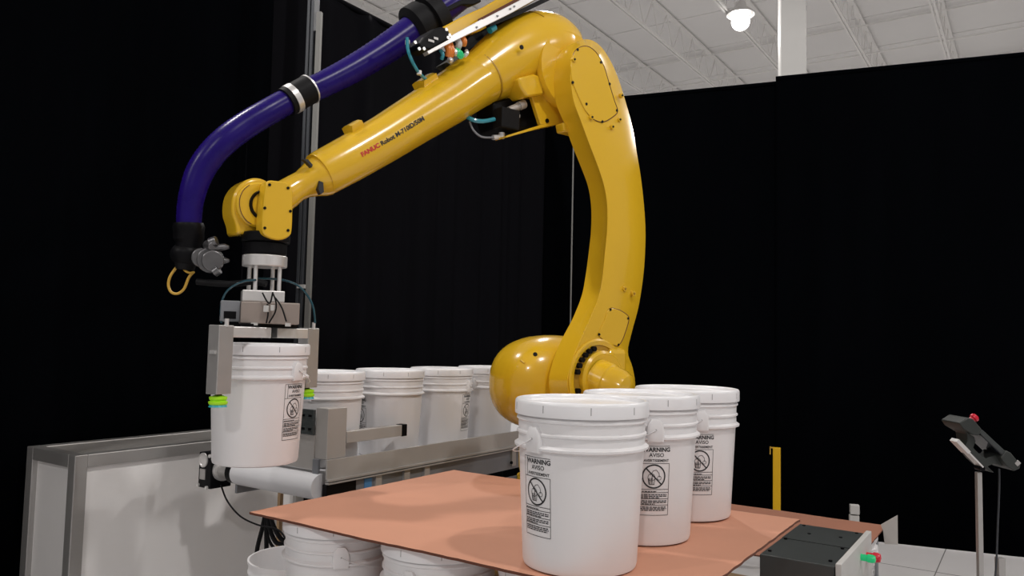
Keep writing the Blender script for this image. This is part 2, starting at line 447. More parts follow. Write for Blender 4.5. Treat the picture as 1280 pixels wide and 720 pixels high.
GX = at_depth(324, 430, 2.41)
pick_z = GX.z-.004-PH+.004
GQ = at_depth(325.5, 430, 2.47)
dup(p0, (GQ.x, GQ.y, pick_z+.002), rot_for(GQ.x, GQ.y, 50), 'white lidded pail held in the air by the vacuum gripper', 'white lidded pails', True)
G2 = 'white pails queued on the conveyor'
BZ = .913
for y, dg, lb in ((2.22, 150, 'white lidded pail at the conveyor end behind the stop bracket'), (2.598, -62, 'second white pail from the conveyor end, in front of the curtain'),
                  (2.965, 62, 'third white pail from the conveyor end, its label at the right edge'), (3.345, 150, 'fourth white pail on the conveyor, partly behind the yellow rotating column')):
    q = dup(p0, (-2.40, y, BZ), rot_for(-2.40, y, dg), lb, G2, dg in (62, 150))
    if dg > 100:
        for ch in list(q.children):
            if ch.name.startswith('handle_ear') or ch.name.startswith('bail'): pass
G3 = 'white pails of the layer under the brown sheet'
lz = .918-PH
low = [(-1.675, 1.615, 184, 'white lidded pail under the front left corner of the brown sheet'), (-1.30, 1.62, 150, 'white lidded pail under the front edge of the brown sheet, second from left'),
       (-.925, 1.62, 170, 'white lidded pail under the brown sheet directly below the nearest pail'), (-1.675, 1.932, 160, 'white lidded pail under the left edge of the brown sheet, middle row'),
       (-1.675, 2.25, 200, 'white lidded pail under the far left corner of the brown sheet'), (-.925, 1.935, 100, 'white lidded pail under the right edge of the brown sheet, middle row'), (-.925, 2.252, 160, 'white lidded pail under the far right corner of the brown sheet')]
for x, y, dg, lb in low: dup(p0, (x, y, lz), rot_for(x, y, dg), lb, G3)
# nested open pails on the floor
ox, oy = -2.035, 1.775
op = make_pail('open empty white pail, topmost of the nested stack left of the pallet', False)
op.location = (ox, oy, .70-PH+.007); op.rotation_euler = (0, 0, rot_for(ox, oy, 120)); op['group'] = 'nested open pails'
for k in range(1, 5):
    z = .70-PH+.007-k*.083
    dup(op, (ox, oy, max(0, z)), rot_for(ox, oy, 120), ['', 'open white pail nested just under the topmost one', 'open white pail in the middle of the nested stack', 'open white pail second from the floor in the nested stack', 'open white pail standing on the floor under the nested stack'][k], 'nested open pails')

# ------------------------------------------------------------------ sheets and pallets
def sheet(name, label, x0, y0, x1, y1, z, seed, m='kraft'):
    bm = B(); nx, ny = 48, 36; rnd = random.Random(seed); th = .0065
    def h(u, v):
        return .0022*math.sin(3.1*u+seed)*math.sin(2.3*v+1) + .0016*math.sin(7*u+2*v)
    top = []; bot = []
    for i in range(nx+1):
        ru, rv_ = [], []
        for j in range(ny+1):
            x, y = x0+(x1-x0)*i/nx, y0+(y1-y0)*j/ny
            d = h(x*2, y*2)
            jx = rnd.uniform(-.0015, .0015) if i in (0, nx) else 0; jy = rnd.uniform(-.0015, .0015) if j in (0, ny) else 0
            ru.append(bm.verts.new((x+jx, y+jy, z+d*.4))); rv_.append(bm.verts.new((x+jx, y+jy, z-th+d*.4)))
        top.append(ru); bot.append(rv_)
    for i in range(nx):
        for j in range(ny):
            bm.faces.new((top[i][j], top[i+1][j], top[i+1][j+1], top[i][j+1])).material_index = 0
            bm.faces.new((bot[i][j], bot[i][j+1], bot[i+1][j+1], bot[i+1][j])).material_index = 0
    for i in range(nx):
        bm.faces.new((top[i][0], bot[i][0], bot[i+1][0], top[i+1][0])).material_index = 1
        bm.faces.new((top[i][ny], top[i+1][ny], bot[i+1][ny], bot[i][ny])).material_index = 1
    for j in range(ny):
        bm.faces.new((top[0][j], top[0][j+1], bot[0][j+1], bot[0][j])).material_index = 1
        bm.faces.new((top[nx][j], bot[nx][j], bot[nx][j+1], top[nx][j+1])).material_index = 1
    o = obj(name, bm, [M[m], M['kraft_edge']], smooth=40)
    return tag(o, label, 'sheet')
sheet('slip_sheet', 'brown board sheet carrying the three upright pails', -1.865, 1.45, -.575, 2.393, .9245, 1)
sheet('slip_sheet', 'brown board sheet between the lower pail layers of the front pallet', -1.865, 1.45, -.575, 2.393, lz-.001, 2)
sheet('slip_sheet', 'reddish brown board sheet, shade in its colour, on the rear pallet beyond the dark box', -1.93, 3.42, -.632, 4.40, .53, 3, 'kraft_shaded')
for x, y, dg, lb in ((-1.675, 1.615, 30, 'bottom layer white pail at the front left of the front pallet'), (-1.30, 1.62, 40, 'bottom layer white pail second from left on the front pallet'), (-.925, 1.62, 20, 'bottom layer white pail third from left on the front pallet'), (-.925, 2.252, 50, 'bottom layer white pail at the far right of the front pallet'), (-1.675, 2.25, 50, 'bottom layer white pail at the far left of the front pallet')):
    dup(p0, (x, y, lz-.0075-PH), rot_for(x, y, dg), lb, 'bottom layer pails of the front pallet')
for x, y, lb in ((-.80, 3.60, 'white pail under the rear sheet, near right'), (-.80, 4.22, 'white pail under the rear sheet, far right'), (-1.76, 3.6, 'white pail under the rear sheet, near left'), (-1.76, 4.22, 'white pail under the rear sheet, far left')):
    dup(p0, (x, y, .5235-PH), 0, lb, 'pails of the rear pallet')
def pallet(x0, y0, x1, y1, z, label):
    t = thing('pallet', label, 'pallet', (x0, y0, 0))
    for i in range(3):
        x = x0 + (x1-x0-.09)*i/2; bm = B(); box(bm, (x, y0, .018), (x+.09, y1, z-.018)); obj('stringer', bm, M['wood'], t, True, smooth=0)
    n = 7; wv = (y1-y0)/(n*1.18)
    for i in range(n):
        y = y0 + (y1-y0-wv)*i/(n-1)
        bm = B(); box(bm, (x0, y, z-.018), (x1, y+wv, z)); obj('board', bm, M['wood'], t, True, smooth=0)
    for i in range(3):
        y = y0 + (y1-y0-wv)*i/2; bm = B(); box(bm, (x0, y, 0), (x1, y+wv, .018)); obj('board', bm, M['wood'], t, True, smooth=0)
pallet(-1.865, 1.45, -.575, 2.393, lz-.0075-PH, 'wooden pallet under the front stack of white pails')
pallet(-1.93, 3.42, -.632, 4.40, .5235-PH, 'wooden pallet under the rear brown sheet')
# corner guide of the rear station, guide block, yellow post
PX = Vector((-.632, 4.40, .53))
t = thing('corner_guide', 'grey folded metal corner guide at the rear sheet corner', 'bracket', (-.62, 4.42, 0))
bm = B(); s_ = .022
ps = [(1101, 656), (1122, 644), (1122.5, 681), (1106, 680), (1104, 664)]
pl = Plane((-.60, 4.30, .5), Vector((.35, -.93, 0)))
pl.prism(bm, ps, 0, .004); obj('gusset', bm, M['steel'], t, True, smooth=0)
bm = B(); box(bm, (-.09, -.09, 0), (-.045, -.045, .515)); obj('post', bm, M['grey_steel'], t, smooth=0, bevel=.003)
q = at_depth(1068, 650, 4.55)
t = thing('guide_block', 'small white sensor block standing at the far edge of the rear sheet', 'sensor', (q.x, q.y, 0), .3)
bm = B(); box(bm, (-.018, -.018, 0), (.018, .018, .40)); obj('stalk', bm, M['steel'], t, smooth=0)
bm = B(); box(bm, (-.028, -.024, .37), (.024, .024, .445)); obj('lower_block', bm, M['column'], t, smooth=0, bevel=.002)
bm = B(); box(bm, (-.024, -.022, .452), (.026, .022, .505)); obj('upper_block', bm, M['column'], t, smooth=0, bevel=.002)
q = at_depth(971, 600, 5.0)
t = thing('safety_post', 'slim bright yellow post standing before the right curtain', 'post', (q.x, q.y, 0), .2)
bm = B(); box(bm, (-.023, -.023, 0), (.023, .023, .77)); obj('post', bm, M['safety'], t, smooth=0, bevel=.003)
bm = B(); box(bm, (-.07, -.07, 0), (.07, .07, .012)); obj('foot_plate', bm, M['safety'], t, smooth=0)
bm = B(); box(bm, (-.043, -.012, .725), (-.037, .004, .775)); box(bm, (-.043, -.012, .765), (-.02, .004, .772)); obj('hook', bm, M['wire'], t, smooth=0)

# ------------------------------------------------------------------ dark control box between the stations
bz = .75
c_ = [on_z(*q, bz) for q in ((998, 655), (1080, 667), (1045, 708), (950, 693))]
bx0 = (c_[0].x+c_[3].x)/2; bx1 = (c_[1].x+c_[2].x)/2; by1 = (c_[0].y+c_[1].y)/2; by0 = (c_[2].y+c_[3].y)/2
t = thing('control_box', 'dark grey control box beside the brown sheet, pale end plate with buttons', 'control box', (bx0, by0, 0))
bm = B(); box(bm, (bx0, by0, .30), (bx1, by1, bz)); obj('enclosure', bm, M['dark_grey'], t, True, smooth=0, bevel=.004)
bm = B(); box(bm, (bx0+.02, by0+.02, 0), (bx1-.02, by1-.02, .30)); obj('plinth', bm, M['black'], t, True, smooth=0)
bm = B(); box(bm, (bx0+.004, by0+.26, bz), (bx1-.004, by1-.006, bz+.0025)); obj('lid_panel', bm, M['dark_grey'], t, True, smooth=0)
for u, v in ((.08, .1), (.9, .1), (.08, .48), (.9, .46), (.3, .72), (.75, .75), (.1, .95), (.9, .95)):
    bm = B(); cyl(bm, (bx0+(bx1-bx0)*u, by0+(by1-by0)*v, bz), (bx0+(bx1-bx0)*u, by0+(by1-by0)*v, bz+.005), .006, 8); obj('screw', bm, M['black'], t, True)
bm = B(); box(bm, (bx1+.004, by0-.01, .28), (bx1+.022, by1+.005, bz+.012)); ep = obj('end_plate', bm, M['column'], t, True, smooth=0, bevel=.002)
def btn(y, z, m, r, nm, lab):
    bm = B(); x = bx1+.022
    lathe(bm, [(0, 0), (r*.8, 0), (r*.8, .02), (r, .022), (r, .036), (r*.8, .045), (0, .048)], 20, along(Vector((x, y, z)), (1, 0, 0)))
    return obj(nm, bm, m, t, True, label=lab)
ya = by1-.06
btn(ya-.15, bz-.035, M['green'], .014, 'button', 'green lit push button')
btn(ya-.04, bz-.055, M['red'], .017, 'button', 'red emergency stop button')
for i in range(3):
    bm = B(); y = by0+.06+.05*i; lathe(bm, [(0, 0), (.016, 0), (.016, .03), (.011, .034), (.011, .07), (0, .07)], 14, along(Vector((bx1+.022, y, bz-.10)), (1, 0, 0))); obj('cable_gland', bm, M['alu_light'] if i != 1 else M['black'], t, True)
    bm = B(); tube(bm, smoothpath([(bx1+.09, y, bz-.10), (bx1+.13, y, bz-.13), (bx1+.14, y+.01, bz-.25), (bx1+.12, y+.02, .3)], 6), .006, 8); obj('cable', bm, M['rubber'], t, True)
bm = B(); box(bm, (bx1+.022, ya-.14, bz-.24), (bx1+.06, ya-.03, bz-.13)); ct = obj('terminal_block', bm, M['steel'], t, True, smooth=0)
bm = B(); box(bm, (bx1+.0602, ya-.12, bz-.17), (bx1+.062, ya-.05, bz-.15)); box(bm, (bx1+.0602, ya-.13, bz-.20), (bx1+.062, ya-.04, bz-.19)); obj('terminal_slot', bm, M['black'], t, True, smooth=0)

# ------------------------------------------------------------------ teach pendant and its stand
q = at_depth(1223, 590, 3.0); SX, SY, SZ = q.x, q.y, q.z
rt = Vector((RV.x, RV.y, 0)).normalized(); fw = Vector((-rt.y, rt.x, 0))
t = thing('pendant_stand', 'slim grey floor stand with tilted bright plate holding the pendant', 'stand', (SX, SY, 0))
bm = B(); obox(bm, (SX, SY, SZ/2), rt*.0095, fw*.0095, Vector((0, 0, SZ/2))); obj('pole', bm, M['alu'], t, True, smooth=0, bevel=.002)
bm = B(); a = Vector((SX, SY, 0)); obox(bm, a+Vector((0, 0, .008)), rt*.16, fw*.14, Vector((0, 0, .008))); obj('foot', bm, M['grey_steel'], t, True, smooth=0)
pp = Plane(q, -fw)
tl = pp(1194, 551); br = pp(1225, 583); dv = (br-tl).normalized(); up = fw.cross(dv).normalized()
if up.z < 0: up = -up
bm = B(); obox(bm, (tl+br)/2, (br-tl)/2, fw*.022, up*.003); obj('plate', bm, M['alu_light'], t, True, smooth=0)
bm = B(); obox(bm, tl*.8+br*.2, (br-tl)*.24, fw*.024, up*.007); obj('lip', bm, M['alu_light'], t, True, smooth=0)
bm = B(); cyl(bm, pp(1224.5, 585)-fw*.02, pp(1224.5, 585)+fw*.02, .010, 14); obj('hinge', bm, M['black'], t, True)
q2 = at_depth(1250, 697, 3.0)
t2 = thing('short_post', 'short grey post beside the pendant stand at the frame bottom', 'post', (q2.x, q2.y, 0))
bm = B(); obox(bm, (q2.x, q2.y, q2.z/2), rt*.013, fw*.013, Vector((0, 0, q2.z/2))); obj('post', bm, M['alu'], t2, True, smooth=0)
tp = thing('teach_pendant', 'dark grey teach pendant with red stop button resting on the tilted plate', 'teach pendant', q)
# housing: two thick grips joined by a bezel, U-shaped rear strap
off = -.02
bm = B(); pp.prism(bm, [(1199, 529), (1210, 522), (1216, 523), (1228, 537), (1224, 545), (1216, 543), (1204, 536)], .05, .13); gh = obj('upper_grip', bm, M['pendant'], tp, True, smooth=30, bevel=.004)
bm = B(); pp.prism(bm, [(1251, 572), (1258, 563), (1264, 566), (1276, 581), (1275, 586), (1268, 589), (1258, 582)], .05, .13); obj('lower_grip', bm, M['pendant'], tp, True, smooth=30, bevel=.004)
bm = B(); pp.prism(bm, [(1224, 541), (1228, 537), (1258, 565), (1255, 570)], .045, .12); obj('screen_bezel', bm, M['dark_grey'], tp, True, smooth=0, bevel=.002)
bm = B(); pp.prism(bm, [(1226, 544.5), (1227.5, 542.5), (1253, 567), (1252, 569)], .043, .115); obj('screen', bm, M['screen'], tp, True, smooth=0)
bm = B(); pp.prism(bm, [(1204, 537), (1218, 546), (1220, 552), (1217, 560), (1224, 567), (1233, 573), (1243, 569), (1252, 571), (1258, 579), (1252, 583), (1242, 580), (1235, 583), (1243, 591), (1238, 590), (1222, 576), (1207, 557), (1210, 551), (1209, 543)], .02, .08); obj('back_shell', bm, M['pendant'], tp, True, smooth=30, bevel=.003)
bm = B(); lathe(bm, [(0, 0), (.012, 0), (.012, .012), (.017, .014), (.017, .024), (.012, .029), (0, .03)], 20, along(pp(1213, 526, .0), up+dv*.1)); obj('stop_button', bm, M['red'], tp, True)
bm = B(); obox(bm, pp(1272, 579, .05), dv*.008, fw*.002, up*.009); obj('sticker', bm, M['alu'], tp, True, smooth=0)
bm = B(); tube(bm, smoothpath([pp(1249, 586), pp(1249, 610), pp(1247, 660), pp(1244, 720), pp(1243, 780)+fw*.05, Vector((SX+.1, SY+.1, .02))], 8), .0035, 8); obj('cable', bm, M['dark_profile'], tp, True)

# ------------------------------------------------------------------ conveyor
GXX = -2.195
t = thing('conveyor', 'belt conveyor with grey side guards carrying the queued white pails', 'conveyor', (-2.45, 3.0, 0))
X1, X0, Y0, Y1 = -2.215, -2.70, 2.03, 5.0
bm = B(); r_ = .048; prof = []
for k in range(13):
    a = PI/2 + PI*k/12; prof.append((Y0+.012+r_*math.cos(a), .865+r_*math.sin(a)))
prof += [(Y1, .817), (Y1, .913)]
loft(bm, [[Vector((x, y, z)) for y, z in prof] for x in (X0, X1-.005)], True, True); obj('belt', bm, M['belt'], t, True, smooth=30)
def guard(x, s):
    bm = B(); box(bm, (x-.004, 2.04, .89), (x+.004, Y1, .968)); box(bm, (x-.004, 2.04, .888), (x+.012*s+.004, Y1, .896)); box(bm, (x-.004, 2.04, .878), (x+.016*s, Y1, .884)); return bm
obj('side_guard', guard(GXX+.004, 1), M['steel'], t, True, smooth=0, bevel=.001)
obj('side_guard', guard(X0-.01, -1), M['steel'], t, True, smooth=0, bevel=.001)
bm = B(); box(bm, (GXX-.012, 2.20, .78), (GXX, Y1, .878)); obj('side_rail', bm, M['grey_steel'], t, True, smooth=0)
bm = B(); box(bm, (X0-.02, 2.04, .78), (X0-.008, Y1, .878)); obj('side_rail', bm, M['grey_steel'], t, True, smooth=0)
bm = B(); box(bm, (GXX-.02, 2.045, .79), (GXX+.004, 2.20, .876)); obj('end_block', bm, M['black'], t, True, smooth=0, bevel=.004)
for i, y in enumerate((2.30, 2.47, 2.60, 3.28, 3.9)):
    bm = B(); box(bm, (GXX, y, .795), (GXX+.010, y+.035, .878)); br_ = obj('bracket', bm, M['steel'], t, True, smooth=0)
    bm = B(); cyl(bm, (GXX+.010, y-.012, .815), (GXX+.018, y-.012, .815), .008, 8); obj('bolt', bm, M['black'], t, True)
bm = B(); box(bm, (GXX+.0005, 2.245, .80), (GXX+.003, 2.285, .872)); obj('tag', bm, M['blue'], t, True, smooth=0, label='small blue sticker')
bm = B(); box(bm, (GXX-.03, 2.9, .70), (GXX+.03, Y1, .735)); obj('cable_tray', bm, M['grey_steel'], t, True, smooth=0, bevel=.003)
bm = B(); box(bm, (GXX-.03, 2.9, .62), (GXX+.03, Y1, .655)); obj('cable_tray', bm, M['grey_steel'], t, True, smooth=0, bevel=.003)
for x, y in ((-2.24, 2.5), (-2.24, 4.2), (-2.68, 2.5), (-2.68, 4.2)):
    bm = B(); box(bm, (x-.025, y-.025, 0), (x+.025, y+.025, .82)); obj('leg', bm, M['alu'], t, True, smooth=0, bevel=.002)
# end drum motor at the far-left roller end
Yp = Plane((0, 2.03, 0), Vector((0, -1, 0)))
bm = B(); cyl(bm, (-2.70, 2.042, .865), (-2.735, 2.042, .865), .046, 28); obj('collar', bm, M['black'], t, True)
bm = B(); cyl(bm, (-2.735, 2.042, .865), (-2.80, 2.042, .865), .034, 24); obj('motor_body', bm, M['alu'], t, True)
bm = B(); cyl(bm, (-2.80, 2.042, .865), (-2.815, 2.042, .865), .046, 24); obj('motor_ring', bm, M['alu_light'], t, True)
bm = B(); box(bm, (-2.90, 1.99, .79), (-2.815, 2.09, .935)); mb = obj('drive_box', bm, M['black'], t, True, smooth=0, bevel=.004)
bm = B(); lathe(bm, [(0, 0), (.030, 0), (.030, .004), (.024, .006), (.022, .002), (0, .002)], 24, along(Vector((-2.865, 1.988, .905)), (0, -1, 0))); obj('drive_dial', bm, M['alu_light'], t, True)
bm = B(); box(bm, (-2.885, 1.986, .825), (-2.85, 1.990, .868)); obj('drive_plate', bm, M['alu'], t, True, smooth=0)
for x, z in ((-2.893, .80), (-2.835, .795), (-2.822, .925)):
    bm = B(); cyl(bm, (x, 1.99, z), (x, 1.982, z), .007, 8); obj('screw', bm, M['alu_light'], t, True)
# stop at the end of the belt
t = thing('end_stop', 'grey steel end stop bracket with dark slotted plate and side arm', 'bracket', (-2.23, 2.09, .9))
bm = B(); box(bm, (-2.262, 2.045, .968), (-2.197, 2.142, 1.158)); obj('post', bm, M['steel'], t, True, smooth=0, bevel=.002)
bm = B(); box(bm, (-2.228, 2.143, 1.02), (-2.195, 2.458, 1.065)); obj('arm', bm, M['steel'], t, True, smooth=0, bevel=.002)
bm = B(); box(bm, (-2.2295, 2.458, 1.018), (-2.193, 2.488, 1.067)); obj('end_cap', bm, M['black'], t, True, smooth=0, bevel=.002)
bm = B(); box(bm, (-2.345, 2.034, 1.055), (-2.262, 2.044, 1.15)); pc = obj('slotted_plate', bm, M['dark_grey'], t, True, smooth=0, bevel=.002)
bm = B()
for x in (-2.33, -2.292):
    for z in (1.072, 1.122): box(bm, (x, 2.0325, z), (x+.018, 2.0338, z+.008))
obj('slot', bm, M['black'], t, True, smooth=0)
bm = B(); box(bm, (-2.70, 2.040, .925), (-2.262, 2.046, 1.055)); obj('cross_plate', bm, M['steel'], t, True, smooth=0)
bm = B(); box(bm, (-2.262, 2.036, .885), (-2.232, 2.046, .966)); obj('foot', bm, M['grey_steel'], t, True, smooth=0)
# cables and small timber post under the drive
t = thing('motor_cable', 'thin black cable looping down from the conveyor drive motor', 'cable')
pth = [Yp(276, 606), Yp(284, 626), Yp(300, 645), Yp(322, 656), Yp(345, 661), Yp(356, 672), Yp(362, 690)]
link_o = obj('cable', tube(B(), smoothpath(pth, 8), .0035, 8), M['rubber'], t)
t = thing('cable_bundle', 'bundle of black cables hanging under the left corner of the brown sheet', 'cable')
Yq = Plane((0, 2.12, 0), Vector((0, -1, 0)))
for k, ps in enumerate(([(332, 640), (328, 660), (321, 690), (318, 740)], [(334, 640), (333, 660), (333, 690), (332, 740)], [(335, 640), (337, 660), (345, 678), (356, 682), (357, 700)], [(338, 640), (341, 655), (350, 672), (362, 680)], [(336, 640), (334, 665), (340, 682), (352, 690)])):
    obj('cable', tube(B(), smoothpath([Yq(*q_) for q_ in ps], 6), .009 if k < 4 else .006, 8), M['rubber'], t)
q = on_plane(349, 660, (0, 2.4, 0), Vector((0, 1, 0)))
bm = B(); box(bm, (q.x-.009, q.y-.009, 0), (q.x+.009, q.y+.009, .80))
tag(obj('timber_batten', bm, M['wood'], smooth=0), 'slim tan timber batten under the conveyor beside the black cables', 'batten')

# ------------------------------------------------------------------ panelled frame left of the conveyor
t = thing('panelled_frame', 'aluminium framed cabinet with white side panels left of the conveyor', 'cabinet', (-3.06, 1.6, 0))
FX, FB, FY, FZ, FL = -3.055, -3.44, 1.56, .95, 2.70
def post(x, y): return box(B(), (x, y, 0), (x+.05, y+.05, FZ-.0))
for x, y in ((FX-.05, FY), (FB-.0, FY), (FX-.05, FL-.05), (FB, FL-.05)):
    obj('post', post(x, y), M['alu'], t, True, smooth=0, bevel=.003)
for a, b in (((FX-.05, FY+.05, FZ-.05), (FX, FL-.05, FZ)), ((FB, FY+.05, FZ-.05), (FB+.05, FL-.05, FZ)), ((FB+.05, FY, FZ-.05), (FX-.05, FY+.05, FZ)), ((FB+.05, FL-.05, FZ-.05), (FX-.05, FL, FZ)), ((FB+.05, FY, .10), (FX-.05, FY+.05, .15)), ((FX-.05, FY+.05, .10), (FX, FL-.05, .15))):
    obj('rail', box(B(), a, b), M['alu'], t, True, smooth=0, bevel=.003)
obj('panel', box(B(), (FX-.028, FY+.05, .15), (FX-.022, FL-.05, FZ-.05)), M['panel'], t, True, smooth=0)
obj('panel', box(B(), (FB+.05, FY+.022, .15), (FX-.05, FY+.028, FZ-.05)), M['panel'], t, True, smooth=0)
obj('top_plate', box(B(), (FB+.05, FY+.05, FZ-.012), (FX-.05, FL-.05, FZ-.004)), M['steel'], t, True, smooth=0)

# ------------------------------------------------------------------ robot
Bp = at_depth(700, 470, 3.2); Wp = GX.copy()
eh = Vector((Wp.x-Bp.x, Wp.y-Bp.y, 0)).normalized(); nv = Vector((-eh.y, eh.x, 0))
if nv.dot(FV) > 0: nv = -nv
A = Plane(Bp, nv)
zv = Vector((0, 0, 1))
rob = thing('robot_arm', 'large yellow six-axis industrial robot arm reaching left over the conveyor', 'robot', (Bp.x, Bp.y, 0))
def robj(name, bm, m='yellow', **k): return obj(name, bm, M[m] if isinstance(m, str) else m, rob, True, **k)
b0 = Vector((Bp.x, Bp.y, 0))
# pedestal, base
bm = B(); obox(bm, b0+Vector((0, 0, .015)), eh*.30, nv*.30, zv*.015); obox(bm, b0+Vector((0, 0, .26)), eh*.16, nv*.16, zv*.245); obox(bm, b0+Vector((0, 0, .515)), eh*.24, nv*.24, zv*.015); robj('pedestal', bm, 'dark_grey', smooth=0, bevel=.005)
bm = B(); lathe(bm, [(0, .53), (.23, .53), (.23, .56), (.19, .60), (.16, .80), (.17, .84), (.17, .88), (0, .88)], 40, Matrix.Translation(b0)); robj('base', bm)
bm = B(); obox(bm, b0-eh*.22+Vector((0, 0, .68)), eh*.09, nv*.10, zv*.10); robj('connector_box', bm, smooth=0, bevel=.02)
# rotating column: round-nosed casting
J2 = A(697, 472, 0)
def superell(bm, c, ax, ay, az, e=.8, nu=32, nv_=24, cut=None):
    s = lambda v, p: math.copysign(abs(v)**p, v)
    rings = []
    for i in range(nv_+1):
        ph = -PI/2 + PI*i/nv_
        rings.append([c + ax*s(math.cos(ph), e)*s(math.cos(2*PI*k/nu), e)*.9999 + ay*s(math.cos(ph), e)*s(math.sin(2*PI*k/nu), e) + az*s(math.sin(ph), e) for k in range(nu)])
    loft(bm, rings, True, False); bmesh.ops.remove_doubles(bm, verts=bm.verts, dist=1e-5); return bm
bm = B(); superell(bm, J2+zv*-.02-nv*.03, nv*.185, zv*.195, eh*.285, .82); robj('rotating_column', bm, smooth=60)
bm = B(); lathe(bm, [(0, .86), (.15, .86), (.165, .92), (.165, 1.03), (.15, 1.10), (0, 1.14)], 40, Matrix.Translation(b0)); robj('turntable', bm)
# lower link
OFF = .26
outer = [(705, 100), (706, 80), (712, 62), (722, 52), (735, 49), (748, 55), (760, 70), (772, 95), (783, 130), (791, 160), (796, 190), (801, 220), (805, 255), (807, 290), (806, 325), (803, 355), (798, 385), (790, 415), (785, 440), (791, 460), (794, 485), (785, 515), (760, 530), (730, 528), (708, 510), (700, 480), (706, 450), (716, 425), (730, 398), (741, 370), (746, 345), (750, 315), (753, 285), (753, 255), (749, 230), (740, 205), (730, 180), (719, 150), (709, 125)]
inner = [(713, 100), (714, 82), (719, 68), (727, 60), (736, 58), (745, 64), (753, 77), (762, 98), (770, 130), (775, 160), (781, 190), (787, 220), (791, 255), (793, 290), (792, 325), (789, 355), (783, 385), (777, 412), (775, 440), (781, 460), (784, 485), (776, 507), (757, 519), (733, 517), (716, 502), (709, 480), (714, 455), (723, 430), (736, 402), (748, 372), (753, 348), (756, 318), (759, 287), (759, 257), (755, 232), (747, 207), (737, 181), (726, 151), (717, 126)]
assert len(outer) == len(inner)
def dens(ps, n=4):
    v = smoothpath([Vector((x, y, 0)) for x, y in ps+[ps[0]]], n)[:-1]; return [(p_.x, p_.y) for p_ in v]
od, idn = dens(outer), dens(inner)
r1 = [A(x, y, OFF) for x, y in idn]; r2 = [A(x, y, OFF-.045) for x, y in od]; r3 = [p-nv*.065 for p in r2]
cc = [sum((p for p in r3), Vector())/len(r3)]
r0 = [p + nv*.0 for p in r1]
r4 = [p-nv*.03 for p in [A(x, y, OFF-.11) for x, y in idn]]
bm = B(); loft(bm, [r1, r2, r3], True, True)
lk = robj('lower_arm', bm, smooth=28, bevel=.008, seg=3)
def seam_line(pts, off, r=.0016, parent=rob, close=True, name='seam', pl=A):
    v = smoothpath([Vector((x, y, 0)) for x, y in (pts+[pts[0]] if close else pts)], 4)
    return obj(name, tube(B(), [pl(p.x, p.y, off) for p in v], r, 6), M['kraft_edge'], parent, True)
def bolt(px, py, off, r=.006, parent=rob, m='black', raised=0, pl=A):
    c = pl(px, py, off)
    bm = B()
    if raised:
        lathe(bm, [(0, 0), (r*2.1, 0), (r*1.8, raised), (0, raised)], 16, along(c-pl.n*.002, pl.n)); o = obj('boss', bm, M['yellow'], parent, True)
        bm = B(); cyl(bm, c+pl.n*(raised-.003), c+pl.n*(raised+.0015), r*.8, 10); obj('bolt', bm, M[m], parent, True)
    else:
        cyl(bm, c-pl.n*.002, c+pl.n*.002, r, 10); obj('bolt', bm, M[m], parent, True)
cp = [(714, 80), (718, 65), (727, 58.5), (737, 59), (747, 68), (755, 83), (761, 103), (768, 126), (772, 139), (766, 146), (755, 152), (744, 150), (732, 138), (721, 115), (715, 98)]
bm = B(); A.prism(bm, dens(cp, 3), OFF+.004, .010); cpl = robj('cover_plate', bm, smooth=30, bevel=.002)
seam_line(cp, OFF+.0015, .0022)
for q_ in ((722, 62), (716, 103), (733, 130), (751, 78), (762, 105), (753, 152), (771, 138)): bolt(*q_, OFF+.004, .0055)
for q_ in ((716, 75), (775.5, 120), (738, 147), (764, 159), (773, 150)): bolt(*q_, OFF-.004 if q_[0] > 770 else OFF, .005, raised=.012)
for q_ in ((779, 361), (790, 367)): bolt(*q_, OFF-.006, .006, m='yellow_dark', raised=.014)
cp2 = [(764, 385), (775, 388), (784, 394), (786, 400), (780, 420), (774, 431), (769, 432), (758, 427), (750, 421), (749, 416), (756, 400), (760, 388)]
bm = B(); A.prism(bm, dens(cp2, 3), OFF+.003, .012); robj('access_plate', bm, smooth=30, bevel=.002)
seam_line(cp2, OFF+.0005, .002)
for q_ in ((763, 387), (785, 398), (749, 418), (773, 431)): bolt(*q_, OFF+.003, .005)
# J2 opening, gearbox and motor cap on the near side
c2 = A(747, 474, OFF)
bm = B(); lathe(bm, [(.150, -.01), (.155, .004), (.148, .008), (.132, .006), (.128, -.02)], 56, along(c2, nv)); robj('joint_rim', bm)
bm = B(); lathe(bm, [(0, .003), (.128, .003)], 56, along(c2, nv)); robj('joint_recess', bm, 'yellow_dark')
bm = B(); lathe(bm, [(0, .0), (.112, .0), (.110, .018), (.100, .026), (0, .026)], 48, along(c2+eh*-.012, nv)); robj('gear_housing', bm)
for a in (14, 26, 38, 50, 62, 74, 340):
    an = math.radians(a)
    pc_ = c2 + (eh*math.cos(an) + zv*math.sin(an))*.121
    bm = B(); cyl(bm, pc_+nv*.0, pc_+nv*.018, .011, 6); robj('bolt', bm, 'black')
mc = c2 + eh*.0 + zv*-.005 + nv*.02
bm = B(); lathe(bm, [(.080, -.02), (.080, .035), (.076, .040), (.074, .085), (.064, .110), (.042, .124), (0, .128)], 40, along(mc, (nv-zv*.35-eh*.25).normalized())); robj('motor_cap', bm)
bm = B(); obox(bm, c2-eh*.10-nv*.03+zv*.05, eh*.05, nv*.05, zv*.07); robj('motor_flange', bm, smooth=0, bevel=.02)
bm = B(); obox(bm, c2-eh*.135+zv*-.01, eh*.012, nv*.02, zv*.012); robj('plug', bm, 'column', smooth=0)
